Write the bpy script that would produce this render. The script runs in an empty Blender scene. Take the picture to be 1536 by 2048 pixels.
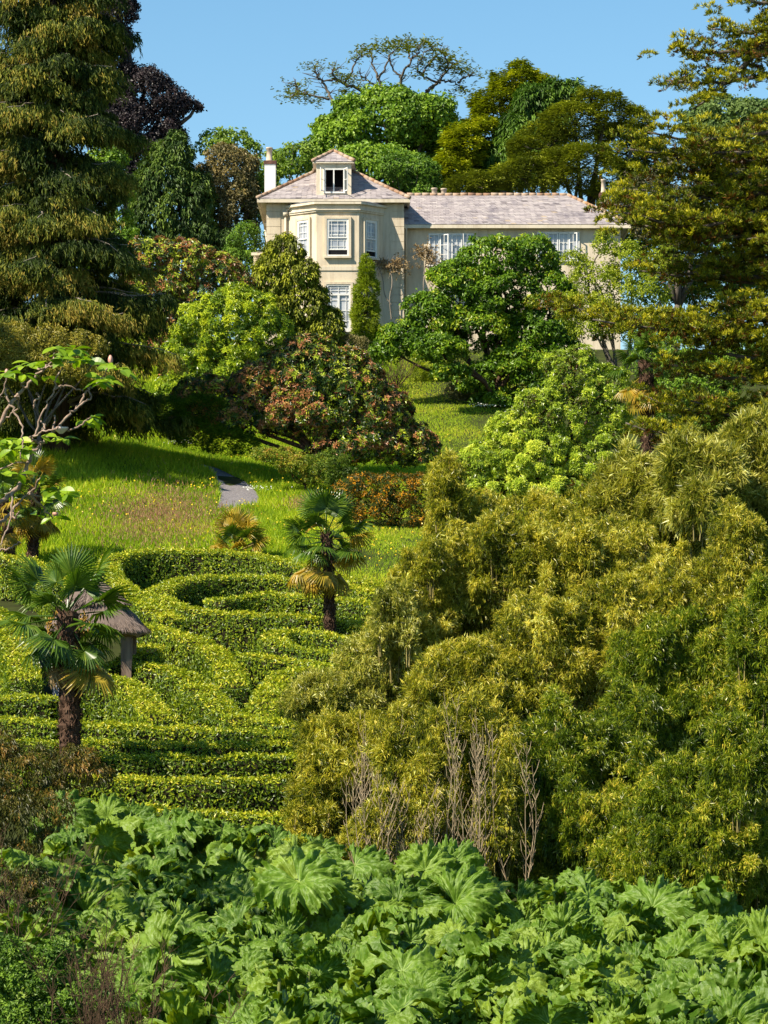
import bpy, math, random
import numpy as np
from math import radians, pi, sin, cos, tan

# ------------------------------------------------------------------ camera, sky, sun, exposure
C = bpy.context.scene
COL = C.collection
F, CX, H0 = 7000.0, 768.0, 1300.0          # focal length, centre column and horizon row of the photograph, in its pixels

def P(px, py, Y):
    return np.array([(px - CX) / F * Y, Y, (H0 - py) / F * Y])

cam = bpy.data.cameras.new("camera")
cam.sensor_fit = 'VERTICAL'
cam.sensor_height = 36.0
cam.lens = 36.0 * F / 2048.0
cam.shift_y = (H0 - 1024.0) / 2048.0
cam.clip_start, cam.clip_end = 1.0, 5000.0
camo = bpy.data.objects.new("camera", cam)
COL.objects.link(camo)
camo.rotation_euler = (radians(90), 0, 0)
C.camera = camo

SUN_AZ, SUN_EL = radians(55), radians(45)   # azimuth measured from behind the camera towards the left
sun_dir = np.array([-sin(SUN_AZ) * cos(SUN_EL), -cos(SUN_AZ) * cos(SUN_EL), sin(SUN_EL)])
world = bpy.data.worlds.new("World")
C.world = world
world.use_nodes = True
wn, wl = world.node_tree.nodes, world.node_tree.links
sky = wn.new('ShaderNodeTexSky')
sky.sky_type = 'NISHITA'
sky.sun_disc = False
sky.sun_elevation = SUN_EL
sky.sun_rotation = math.atan2(sun_dir[0], sun_dir[1])
sky.altitude = 900
sky.air_density = 1.0
sky.dust_density = 0.1
sky.ozone_density = 3.5
bg = wn['Background']
bg.inputs[1].default_value = 0.080
hs_ = wn.new('ShaderNodeHueSaturation')
hs_.inputs['Saturation'].default_value = 1.12
hs_.inputs['Hue'].default_value = 0.487
wl.new(sky.outputs[0], hs_.inputs['Color']); wl.new(hs_.outputs[0], bg.inputs[0])

sl = bpy.data.lights.new("sun", 'SUN')
sl.energy = 5.0
sl.angle = radians(0.53)
sl.color = (1.0, 0.90, 0.74)
so = bpy.data.objects.new("sun", sl)
COL.objects.link(so)
from mathutils import Vector, Matrix
so.rotation_euler = Vector(sun_dir).to_track_quat('Z', 'Y').to_euler()
C.view_settings.view_transform = 'Standard'
C.view_settings.look = 'None'
C.view_settings.exposure = 0.9
C.view_settings.gamma = 1.0
C.cycles.max_bounces = 6
C.cycles.diffuse_bounces = 3
C.cycles.glossy_bounces = 2
C.cycles.transmission_bounces = 4
C.cycles.transparent_max_bounces = 4
C.cycles.sample_clamp_indirect = 4
C.cycles.caustics_reflective = False
C.cycles.caustics_refractive = False

# ------------------------------------------------------------------ helpers
def unit(a):
    a = np.asarray(a, float)
    return a / np.maximum(np.linalg.norm(a, axis=-1, keepdims=True), 1e-9)

def raw_mesh(name, V, faces_flat, sizes, tone=None, smooth=False):
    """faces_flat: flat vertex indices; sizes: loops per face."""
    me = bpy.data.meshes.new(name)
    V = np.ascontiguousarray(V, np.float32)
    faces_flat = np.ascontiguousarray(faces_flat, np.int32)
    sizes = np.asarray(sizes, np.int32)
    me.vertices.add(len(V)); me.vertices.foreach_set('co', V.ravel())
    me.loops.add(len(faces_flat)); me.loops.foreach_set('vertex_index', faces_flat)
    me.polygons.add(len(sizes))
    st = np.zeros(len(sizes), np.int32); st[1:] = np.cumsum(sizes)[:-1]
    me.polygons.foreach_set('loop_start', st)
    me.polygons.foreach_set('use_smooth', np.full(len(sizes), bool(smooth)))
    if tone is not None:
        if len(tone) == len(sizes):
            a = me.attributes.new('tone', 'FLOAT', 'FACE')
        else:
            a = me.attributes.new('tone', 'FLOAT', 'POINT')
        a.data.foreach_set('value', np.ascontiguousarray(tone, np.float32))
    me.update(calc_edges=True)
    return me

class MB:
    """collects quads / tris and becomes one mesh object"""
    def __init__(s): s.V = []; s.Fl = []; s.S = []; s.T = []; s.n = 0
    def add(s, V, faces, tone=0.5):
        V = np.asarray(V, float)
        for f in faces:
            s.Fl.extend([i + s.n for i in f]); s.S.append(len(f)); s.T.append(tone)
        s.V.append(V); s.n += len(V)
    def box(s, a, b):
        x0, y0, z0 = np.minimum(a, b); x1, y1, z1 = np.maximum(a, b)
        V = [(x0,y0,z0),(x1,y0,z0),(x1,y1,z0),(x0,y1,z0),(x0,y0,z1),(x1,y0,z1),(x1,y1,z1),(x0,y1,z1)]
        s.add(V, [(0,3,2,1),(4,5,6,7),(0,1,5,4),(1,2,6,5),(2,3,7,6),(3,0,4,7)])
    def hexa(s, V):                                   # eight corners, bottom four then top four
        s.add(V, [(0,3,2,1),(4,5,6,7),(0,1,5,4),(1,2,6,5),(2,3,7,6),(3,0,4,7)])
    def tube(s, pts, radii, sides=6, tone=0.5, cap=True, wob=0.0, rng=None):
        pts = np.asarray(pts, float); n = len(pts)
        radii = np.broadcast_to(np.asarray(radii, float), (n,))
        T = unit(np.gradient(pts, axis=0)) if n > 2 else np.repeat(unit(pts[1:] - pts[:1]), n, 0)
        ref = np.array([0, 1, 0.]) if abs(T[:, 2]).mean() > .6 else np.array([0, 0, 1.])
        A = unit(np.cross(T, ref)); B = np.cross(T, A)
        an = np.arange(sides) * 2 * pi / sides
        R = np.repeat(radii[:, None], sides, 1)
        if wob and rng is not None: R = R * (1 + wob * rng.standard_normal(R.shape))
        V = pts[:, None] + (A[:, None] * np.cos(an)[None, :, None] + B[:, None] * np.sin(an)[None, :, None]) * R[:, :, None]
        fs = []
        for i in range(n - 1):
            for k in range(sides):
                k2 = (k + 1) % sides
                fs.append((i*sides+k, i*sides+k2, (i+1)*sides+k2, (i+1)*sides+k))
        if cap:
            fs.append(tuple(range(sides - 1, -1, -1))); fs.append(tuple((n-1)*sides + k for k in range(sides)))
        s.add(V.reshape(-1, 3), fs, tone)
    def mesh(s, name, smooth=False):
        return raw_mesh(name, np.concatenate(s.V), s.Fl, s.S, np.array(s.T), smooth)
    def build(s, name, mat, parent=None, smooth=False):
        return obj(name, s.mesh(name, smooth), mat, parent)

def obj(name, me, mat, parent=None, loc=None):
    """links one mesh object; vertices are in world space unless loc is given; a parent's offset is undone"""
    o = bpy.data.objects.new(name, me)
    if mat is not None and len(me.materials) == 0: me.materials.append(mat)
    COL.objects.link(o)
    if parent is not None:
        o.parent = parent
        o.matrix_parent_inverse = WM[parent.name].inverted()
    M = Matrix.Translation(loc) if loc is not None else Matrix.Identity(4)
    o.matrix_basis = M
    WM[o.name] = M
    return o
WM = {}

def tag(o, label=None, cat=None, group=None, kind=None):
    if label: o['label'] = label
    if cat: o['category'] = cat
    if group: o['group'] = group
    if kind: o['kind'] = kind
    return o

def thing(name, label, cat, loc=(0, 0, 0), group=None, rotz=0.0):
    o = bpy.data.objects.new(name, None)
    o.empty_display_size = .3
    COL.objects.link(o)
    M = Matrix.Translation([float(c) for c in loc]) @ Matrix.Rotation(rotz, 4, 'Z')
    o.matrix_basis = M
    WM[o.name] = M
    return tag(o, label, cat, group)

# ------------------------------------------------------------------ the lie of the land
_py = np.array([-60, 0, 15, 35, 50, 66, 76, 79, 118, 126, 138, 146, 160, 180, 191, 215, 260, 400, 900, 3000.])
_pz = np.array([1.5, -1.7, -4.5, -6.6, -6.9, -6.2, -5.3, -5.0, 2.2, 3.7, 5.6, 6.9, 8.5, 13.2, 16.4, 17.0, 19.5, 24, 24, 24.])
def gz(x, Y):
    x = np.asarray(x, float); Y = np.asarray(Y, float)
    z = np.interp(Y, _py, _pz)
    ramp = np.clip((Y - 122) / 24, 0, 1) * np.clip((215 - Y) / 30, 0, 1)
    z = z + np.clip(-x - 4.5, 0, 30) * .19 * ramp
    rr = np.clip((Y - 84) / 60, 0, 1) * np.clip((180 - Y) / 25, 0, 1)
    z = z + np.clip(x - 6, 0, 40) * .05 * rr
    # the little cutting of the gravel path
    return z

def hit(px, py, off=0.0, y0=45, y1=260):
    """where the sight line through a pixel meets the ground raised by off"""
    Ys = np.linspace(y0, y1, 4000)
    z = (H0 - py) / F * Ys
    g = gz((px - CX) / F * Ys, Ys) + off
    k = np.argmax(z <= g)
    return P(px, py, Ys[k])

# ------------------------------------------------------------------ materials
def ramp_node(nt, cols, gain=(1, 1, 1)):
    r = nt.nodes.new('ShaderNodeValToRGB')
    els = r.color_ramp.elements
    while len(els) < len(cols): els.new(0.5)
    for e, (p, c) in zip(els, cols):
        e.position = p; e.color = (*[min(.85, v * k) for v, k in zip(c, gain)], 1)
    return r

LEAF_GAIN = (2.0, 1.75, 1.0)
def leaf_mat(name, cols, trans=0.28, rough=0.45, spec=0.45, tcol=(1.05, 1.15, .35), gain=1.0):
    m = bpy.data.materials.new(name); m.use_nodes = True
    nt = m.node_tree; b = nt.nodes['Principled BSDF']; out = nt.nodes['Material Output']
    at = nt.nodes.new('ShaderNodeAttribute'); at.attribute_name = 'tone'
    r = ramp_node(nt, cols, [k * gain for k in LEAF_GAIN] if np.isscalar(gain) else gain)
    nt.links.new(at.outputs['Fac'], r.inputs[0])
    nt.links.new(r.outputs[0], b.inputs['Base Color'])
    b.inputs['Roughness'].default_value = rough
    b.inputs['Specular IOR Level'].default_value = spec
    if trans > 0:
        tr = nt.nodes.new('ShaderNodeBsdfTranslucent')
        mul = nt.nodes.new('ShaderNodeMix'); mul.data_type = 'RGBA'; mul.blend_type = 'MULTIPLY'
        mul.inputs[0].default_value = 1.0
        nt.links.new(r.outputs[0], mul.inputs[6]); mul.inputs[7].default_value = (*tcol, 1)
        nt.links.new(mul.outputs[2], tr.inputs[0])
        mx = nt.nodes.new('ShaderNodeMixShader'); mx.inputs[0].default_value = trans
        nt.links.new(b.outputs[0], mx.inputs[1]); nt.links.new(tr.outputs[0], mx.inputs[2])
        nt.links.new(mx.outputs[0], out.inputs[0])
    return m

def noise_mat(name, cols, scale=4.0, detail=6, rough=0.8, spec=0.3, stretch=(1, 1, 1), bump=0.0, rough_n=.6, bscale=None):
    m = bpy.data.materials.new(name); m.use_nodes = True
    nt = m.node_tree; b = nt.nodes['Principled BSDF']
    tc = nt.nodes.new('ShaderNodeTexCoord'); mp = nt.nodes.new('ShaderNodeMapping')
    mp.inputs['Scale'].default_value = stretch
    nz = nt.nodes.new('ShaderNodeTexNoise'); nz.inputs['Scale'].default_value = scale
    nz.inputs['Detail'].default_value = detail; nz.inputs['Roughness'].default_value = rough_n
    r = ramp_node(nt, cols)
    nt.links.new(tc.outputs['Object'], mp.inputs[0]); nt.links.new(mp.outputs[0], nz.inputs[0])
    nt.links.new(nz.outputs[0], r.inputs[0]); nt.links.new(r.outputs[0], b.inputs['Base Color'])
    b.inputs['Roughness'].default_value = rough; b.inputs['Specular IOR Level'].default_value = spec
    if bump:
        bp = nt.nodes.new('ShaderNodeBump'); bp.inputs['Strength'].default_value = bump
        bp.inputs['Distance'].default_value = .05
        if bscale:
            n2 = nt.nodes.new('ShaderNodeTexNoise'); n2.inputs['Scale'].default_value = bscale; n2.inputs['Detail'].default_value = 4
            nt.links.new(mp.outputs[0], n2.inputs[0]); nt.links.new(n2.outputs[0], bp.inputs['Height'])
        else:
            nt.links.new(nz.outputs[0], bp.inputs['Height'])
        nt.links.new(bp.outputs[0], b.inputs['Normal'])
    return m

def plain(name, col, rough=.5, spec=.4, metal=0):
    m = bpy.data.materials.new(name); m.use_nodes = True
    b = m.node_tree.nodes['Principled BSDF']
    b.inputs['Base Color'].default_value = (*col, 1); b.inputs['Roughness'].default_value = rough
    b.inputs['Specular IOR Level'].default_value = spec; b.inputs['Metallic'].default_value = metal
    return m

# ------------------------------------------------------------------ leaves
def leaves(name, pos, ax, nrm, L, W, tone, mat, parent=None, fold=.25, curl=.12, mid=.45):
    """one two-sided folded leaf per row, all in one mesh"""
    n = len(pos)
    ax = unit(ax); side = unit(np.cross(ax, nrm)); nn = np.cross(side, ax)
    L = np.broadcast_to(np.asarray(L, float), (n,))[:, None]; W = np.broadcast_to(np.asarray(W, float), (n,))[:, None]
    m = pos + ax * L * mid
    V = np.stack([pos, m + side * W / 2 + nn * W * fold, pos + ax * L - nn * L * curl, m - side * W / 2 + nn * W * fold], 1).reshape(-1, 3)
    base = np.arange(n)[:, None] * 4
    Fi = np.concatenate([base + [0, 1, 2], base + [0, 2, 3]], 1).ravel()
    t = np.repeat(np.clip(tone, 0, 1), 2)
    return obj(name, raw_mesh(name, V, Fi, np.full(2 * n, 3), t), mat, parent)

def rdirs(n, rng):
    return unit(rng.standard_normal((n, 3)))

def sample_crown(blobs, dens, rng, subr=.34, inner=.25, flat=.8, back=.45, tone_amp=.5, low=-.55, K=None, up=.3):
    """clump positions on the lobed outside of a set of ellipsoids [(centre, radii)]"""
    Ps, Ns, Ts = [], [], []
    for bi, (c, r) in enumerate(blobs):
        area = 4 * pi * (r[0]*r[1] + r[0]*r[2] + r[1]*r[2]) / 3
        n = max(12, int(area * dens)); rm = (r[0]*r[1]*r[2]) ** (1/3)
        k = K or max(6, int(3.0 / subr ** 2))
        d0 = rdirs(k * 3, rng); d0 = d0[(d0[:, 2] > low)][:k]; k = len(d0)
        sr = subr * rng.uniform(.65, 1.35, k)
        cs = c + d0 * (1 - sr[:, None] * .75) * r * rng.uniform(.88, 1.06, (k, 1))
        st = rng.uniform(-.5, .5, k)
        w = sr ** 2; idx = rng.choice(k, n, p=w / w.sum())
        d = rdirs(n, rng)
        fl = (d * d0[idx]).sum(1) < -.25; d[fl] *= -1
        p = cs[idx] + d * (sr[idx] * rng.uniform(.72, 1.06, n))[:, None] * np.array([rm, rm, rm * flat])
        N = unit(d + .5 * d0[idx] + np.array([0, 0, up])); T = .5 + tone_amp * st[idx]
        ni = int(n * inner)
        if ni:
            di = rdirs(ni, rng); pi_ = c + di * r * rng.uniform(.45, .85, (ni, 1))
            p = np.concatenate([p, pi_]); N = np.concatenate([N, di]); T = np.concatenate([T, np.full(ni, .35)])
        keep = np.ones(len(p), bool)
        for bj, (c2, r2) in enumerate(blobs):
            if bj != bi: keep &= (((p - c2) / r2) ** 2).sum(1) > .55
        keep &= p[:, 2] > gz(p[:, 0], p[:, 1]) + .02
        keep &= ~((N[:, 1] > .3) & (rng.uniform(size=len(p)) < back))
        Ps.append(p[keep]); Ns.append(N[keep]); Ts.append(T[keep])
    return np.concatenate(Ps), np.concatenate(Ns), np.concatenate(Ts)

def clump(P0, N0, T0, m, kind, L, W, rng, spread=.15, jit=.25):
    """m leaves at every clump point"""
    n = len(P0)
    p = np.repeat(P0, m, 0); N = np.repeat(N0, m, 0); T = np.repeat(T0, m)
    R = rdirs(n * m, rng)
    if kind == 'rosette':
        ref = unit(np.cross(N, rdirs(n, rng).repeat(m, 0)))
        ref2 = np.cross(N, ref)
        a = np.tile(np.arange(m) * 2 * pi / m, n) + np.repeat(rng.uniform(0, 6.28, n), m)
        ax = unit(ref * np.cos(a)[:, None] + ref2 * np.sin(a)[:, None] + N * rng.uniform(.05, .8, (n * m, 1)) + R * .2)
        nr = N + R * .25
    elif kind == 'tuft':
        ax = unit(N + R * .85); nr = np.cross(ax, rdirs(n * m, rng))
    elif kind == 'droop':
        ax = unit(N * .55 + np.array([0, 0, -.75]) + R * .45); nr = unit(N + R * .6)
    elif kind == 'flat':
        h = N * np.array([1, 1, .15]) + R * np.array([.8, .8, .22]); ax = unit(h); nr = np.array([0, 0, 1]) + R * .45 + N * .3
    else:                                                              # loose broad leaves
        ax = unit(R - (R * N).sum(1, keepdims=True) * N * .5 + np.array([0, 0, -.25])); nr = unit(N + rdirs(n * m, rng) * .55)
    pos = p + rdirs(n * m, rng) * spread * rng.uniform(0, 1, (n * m, 1))
    s = rng.uniform(1 - jit, 1 + jit, n * m)
    return pos, ax, nr, L * s, W * s, T + rng.normal(0, .13, n * m)

def blob_list(Y, bl):
    out = []
    for b in bl:
        px, py, rx = b[0], b[1], b[2]; ry = b[3] if len(b) > 3 else rx; dY = b[4] if len(b) > 4 else 0.
        s = (Y + dY) / F
        out.append((P(px, py, Y + dY), np.array([rx * s, (rx + ry) / 2 * s, ry * s])))
    return out

def limb(mb, a, b, r0, r1, rng, sides=6, n=7, sag=.06, tone=.5):
    t = np.linspace(0, 1, n)[:, None]; L = np.linalg.norm(b - a)
    pts = a * (1 - t) + b * t
    w = rng.normal(0, sag * L, (3, 3)); 
    for k in range(3): pts = pts + np.sin(pi * (k + 1) * t) * w[k] / (k + 1)
    mb.tube(pts, np.linspace(r0, r1, n), sides, tone)
    return pts

def trunk_and_limbs(root, base, blobs, rng, r=.3, mat=None, fork=.35, name='trunk', sub=3):
    mb = MB()
    top = max(blobs, key=lambda b: b[0][2])[0]
    fk = base + (np.mean([b[0] for b in blobs], 0) - base) * fork
    limb(mb, base - [0, 0, .3], fk, r, r * .72, rng, 9)
    for c, rr in blobs:
        limb(mb, fk, c, r * .5, r * .16, rng, 6, sag=.05)
        for _ in range(sub):
            d = rdirs(1, rng)[0]; d[2] = abs(d[2]); limb(mb, c, c + d * rr * .85, r * .16, r * .05, rng, 5, 5)
    return mb.build(name, mat, root, True)

def tree(name, label, cat, Y, bl, mat, dens, m, kind, L, W, seed, base=None, trunk=.25, bark=None, group=None, crown='crown',
         subr=.34, spread=.2, inner=.25, tone_amp=.5, tfun=None, flat=.8, low=-.55, back=.45, fork=.35, K=None, up=.3, fold=.25, curl=.12, extra=None):
    rng = np.random.default_rng(seed)
    blobs = blob_list(Y, bl)
    if base is None:
        c = np.mean([b[0] for b in blobs], 0); base = c
    else:
        base = np.array([(base - CX) / F * Y, Y, 0])
    base = np.array([base[0], base[1], float(gz(base[0], base[1]))])
    root = thing(name, label, cat, base, group)
    dens, L, W = dens * 1.6, L * .78, W * .78
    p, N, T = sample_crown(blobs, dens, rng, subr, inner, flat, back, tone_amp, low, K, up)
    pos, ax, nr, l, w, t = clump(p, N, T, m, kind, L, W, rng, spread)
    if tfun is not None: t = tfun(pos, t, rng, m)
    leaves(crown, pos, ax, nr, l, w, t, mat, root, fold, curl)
    if trunk: trunk_and_limbs(root, base, blobs, rng, trunk, bark, fork)
    if extra: extra(root, blobs, rng)
    return root

def vnoise(p, s, seed=0):
    """cheap smooth value noise in -1..1"""
    r = np.random.default_rng(seed)
    out = 0
    for k in range(4):
        d = unit(r.standard_normal(3)) * s * (1.0 + .5 * k); ph = r.uniform(0, 6.28)
        out = out + np.sin(p @ d + ph + 1.3 * np.sin(p @ (d[[1, 2, 0]] * .7) + ph * 2))
    return out / 3
# ------------------------------------------------------------------ ground
M_ground = noise_mat('meadow soil', [(.3, (.022, .022, .009)), (.55, (.04, .05, .012)), (.75, (.065, .085, .016))], .9, 8, .95, .1)
def build_ground():
    ys = np.concatenate([np.arange(-60, 40, 6.), np.arange(40, 230, 1.0), np.arange(230, 420, 12.), np.array([500, 700, 1100, 1800, 3000])])
    xs = np.concatenate([[-2500, -900, -400, -200, -110], np.arange(-70, 71, 1.25), [110, 200, 400, 900, 2500]])
    X, Y = np.meshgrid(xs, ys); Z = gz(X, Y)
    Z = Z + .06 * vnoise(np.stack([X, Y, 0 * X], -1), .9, 4) * ((Y > 45) & (Y < 190))
    V = np.stack([X, Y, Z], -1).reshape(-1, 3)
    nx, ny = len(xs), len(ys)
    i = (np.arange(ny - 1)[:, None] * nx + np.arange(nx - 1)[None]).ravel()
    Fi = np.stack([i, i + 1, i + nx + 1, i + nx], 1)
    o = obj('ground', raw_mesh('ground', V, Fi.ravel(), np.full(len(Fi), 4), None, True), M_ground)
    tag(o, kind='structure')
build_ground()

# gravel path
M_gravel = noise_mat('path gravel', [(.3, (.11, .10, .105)), (.5, (.20, .185, .19)), (.7, (.32, .295, .29))], 14, 6, .95, .1, bump=.4)
PATH_L = [(395, 935), (420, 944), (430, 955), (437, 975), (440, 1000), (432, 1022)]
PATH_R = [(400, 930), (435, 939), (462, 952), (492, 967), (516, 990), (520, 1015)]
def resamp(pts, n):
    pts = np.asarray(pts, float); d = np.r_[0, np.cumsum(np.linalg.norm(np.diff(pts, axis=0), axis=1))]
    t = np.linspace(0, d[-1], n); return np.stack([np.interp(t, d, pts[:, k]) for k in range(pts.shape[1])], 1)
def smooth(pts, it=3):
    pts = np.asarray(pts, float)
    for _ in range(it):
        q = .75 * pts[:-1] + .25 * pts[1:]; r = .25 * pts[:-1] + .75 * pts[1:]
        pts = np.concatenate([pts[:1], np.stack([q, r], 1).reshape(-1, pts.shape[1]), pts[-1:]])
    return pts
pl = resamp([hit(*p) for p in PATH_L], 40); pr = resamp([hit(*p) for p in PATH_R], 40)
g = []
for k in range(9):
    q = pl * (1 - k / 8) + pr * k / 8; q[:, 2] = gz(q[:, 0], q[:, 1]) + .05; g.append(q)
g = np.stack(g, 1); V = g.reshape(-1, 3)
i = (np.arange(39)[:, None] * 9 + np.arange(8)[None]).ravel()
Fi = np.stack([i, i + 1, i + 10, i + 9], 1)
tag(obj('path', raw_mesh('path', V, Fi.ravel(), np.full(len(Fi), 4), None, True), M_gravel), kind='structure')
path_poly = np.concatenate([pl, pr[::-1]])[:, :2]

# ------------------------------------------------------------------ the house
S = 195.0 / F
def stucco(name, base, dark):
    m = noise_mat(name, [(.25, dark), (.5, base), (.8, tuple(min(1, c * 1.12) for c in base))], .9, 9, .9, .15, (1, 1, .45), .04, .62, 18)
    nt = m.node_tree; b = nt.nodes['Principled BSDF']; L = nt.links.new          # rain streaks and blotches
    src = b.inputs['Base Color'].links[0].from_socket
    tc = nt.nodes.new('ShaderNodeTexCoord'); mp = nt.nodes.new('ShaderNodeMapping'); mp.inputs['Scale'].default_value = (2.2, 2.2, .22)
    nz = nt.nodes.new('ShaderNodeTexNoise'); nz.inputs['Scale'].default_value = 1.6; nz.inputs['Detail'].default_value = 7; nz.inputs['Roughness'].default_value = .68
    L(tc.outputs['Object'], mp.inputs[0]); L(mp.outputs[0], nz.inputs[0])
    r = ramp_node(nt, [(.36, (.66, .63, .60)), (.5, (.98, .97, .95)), (.7, (1.06, 1.05, 1.03))]); L(nz.outputs[0], r.inputs[0])
    mx = nt.nodes.new('ShaderNodeMix'); mx.data_type = 'RGBA'; mx.blend_type = 'MULTIPLY'; mx.inputs[0].default_value = .8
    L(src, mx.inputs[6]); L(r.outputs[0], mx.inputs[7]); L(mx.outputs[2], b.inputs['Base Color'])
    return m
M_wall = stucco('cream stucco', (.74, .63, .465), (.56, .465, .33))
M_quoin = stucco('cut render', (.72, .61, .45), (.54, .45, .32))
M_trim = stucco('cornice render', (.76, .665, .51), (.60, .51, .385))
M_white = noise_mat('white joinery paint', [(.3, (.68, .67, .62)), (.7, (.80, .79, .75))], 6, 3, .45, .4)
M_lead = noise_mat('lead sheet', [(.3, (.10, .11, .13)), (.7, (.2, .21, .24))], 3, 4, .6, .4)
M_dark = plain('dark room', (.012, .012, .014), .9, .1)
M_pot = noise_mat('clay chimney pot', [(.3, (.45, .36, .26)), (.7, (.62, .52, .40))], 4, 5, .9, .1)
M_potdark = noise_mat('sooty brick band', [(.3, (.06, .035, .03)), (.7, (.20, .10, .07))], 6, 5, .9, .1)

def glass_mat(name, dark, light, bl):
    """window glass with the pale blind hanging behind it"""
    m = bpy.data.materials.new(name); m.use_nodes = True
    nt = m.node_tree; b = nt.nodes['Principled BSDF']
    tc = nt.nodes.new('ShaderNodeTexCoord'); nz = nt.nodes.new('ShaderNodeTexNoise')
    nz.inputs['Scale'].default_value = 1.3
    r = ramp_node(nt, [(.35, dark), (.65, light)])
    nt.links.new(tc.outputs['Object'], nz.inputs[0]); nt.links.new(nz.outputs[0], r.inputs[0])
    nt.links.new(r.outputs[0], b.inputs['Base Color'])
    b.inputs['Roughness'].default_value = .06; b.inputs['Specular IOR Level'].default_value = .7
    return m
M_glass = glass_mat('pane before a blind', (.30, .32, .36), (.52, .53, .55), 1)
M_glassd = glass_mat('pane before a dark room', (.05, .055, .06), (.12, .13, .14), 0)

def slate_mat():
    m = bpy.data.materials.new('lichened slate'); m.use_nodes = True
    nt = m.node_tree; b = nt.nodes['Principled BSDF']; L = nt.links.new
    at = nt.nodes.new('ShaderNodeAttribute'); at.attribute_name = 'tone'
    r = ramp_node(nt, [(0, (.20, .17, .17)), (.25, (.36, .315, .32)), (.55, (.45, .395, .39)), (.85, (.53, .475, .455)), (1, (.48, .38, .28))])
    L(at.outputs['Fac'], r.inputs[0])
    tc = nt.nodes.new('ShaderNodeTexCoord'); nz = nt.nodes.new('ShaderNodeTexNoise')
    nz.inputs['Scale'].default_value = .8; nz.inputs['Detail'].default_value = 8; nz.inputs['Roughness'].default_value = .7
    L(tc.outputs['Object'], nz.inputs[0])
    r2 = ramp_node(nt, [(.36, (.5, .5, .55)), (.46, (.9, .9, .92)), (.55, (1, 1, 1)), (.7, (1.15, 1.08, 1.0))])
    L(nz.outputs[0], r2.inputs[0])
    mx = nt.nodes.new('ShaderNodeMix'); mx.data_type = 'RGBA'; mx.blend_type = 'MULTIPLY'; mx.inputs[0].default_value = 1
    L(r.outputs[0], mx.inputs[6]); L(r2.outputs[0], mx.inputs[7]); L(mx.outputs[2], b.inputs['Base Color'])
    b.inputs['Roughness'].default_value = .75
    return m
M_slate = slate_mat()
M_ridge = noise_mat('orange lichened ridge tile', [(.3, (.22, .13, .09)), (.45, (.34, .21, .13)), (.56, (.42, .32, .24)), (.66, (.38, .22, .12)), (.78, (.48, .25, .06))], .9, 6, .9, .1)

house = thing('country_house', 'cream rendered country house with bay window, slate hip roofs and open dormer', 'house', P(670, 690, 195))

def slates(mb, quad, rng, rowh=.24, w=.3):
    """courses of overlapping slates over a planar quad: a,b along the eave, c above b, d above a"""
    a, b, c, d = [np.asarray(q, float) for q in quad]
    n = unit(np.cross(b - a, d - a)); h = max(np.linalg.norm(d - a), np.linalg.norm(c - b))
    rows = max(2, int(h / rowh))
    for i in range(rows):
        t0, t1 = i / rows, min(1, (i + 1.15) / rows)
        l0, r0 = a + (d - a) * t0, b + (c - b) * t0
        l1, r1 = a + (d - a) * t1, b + (c - b) * t1
        cnt = max(1, int(np.linalg.norm(r0 - l0) / w)); off = (i % 2) * .5
        e = np.clip((np.arange(cnt + 2) - off) / cnt, 0, 1)
        for k in range(cnt + 1):
            if e[k+1] - e[k] < 1e-6: continue
            lift = .022 + .012 * rng.random(); tw = rng.normal(0, .004)
            g = .012 / max(.2, np.linalg.norm(r0 - l0))
            u0, u1 = e[k] + g * .4, e[k+1] - g * .4
            q = [l0 + (r0 - l0) * u0 + n * (lift + tw), l0 + (r0 - l0) * u1 + n * (lift - tw), l1 + (r1 - l1) * u1 + n * .003, l1 + (r1 - l1) * u0 + n * .003]
            q2 = [q[0] - n * .02, q[1] - n * .02]
            mb.add(q + q2, [(0, 1, 2, 3), (4, 5, 1, 0)], float(np.clip(rng.normal(.55, .17) - .3 * (rng.random() < .05), 0, 1)))

def ridge_tiles(mb, a, b, rng, r=.115):
    a, b = np.asarray(a, float), np.asarray(b, float); L = np.linalg.norm(b - a); n = max(2, int(L / .42)); t = (b - a) / L
    for k in range(n):
        p, q = a + t * L * k / n, a + t * L * (k + .93) / n
        mb.tube([p + [0, 0, .03 * rng.random()], q + [0, 0, .03 * rng.random()]], [r, r * .94], 8)

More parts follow.
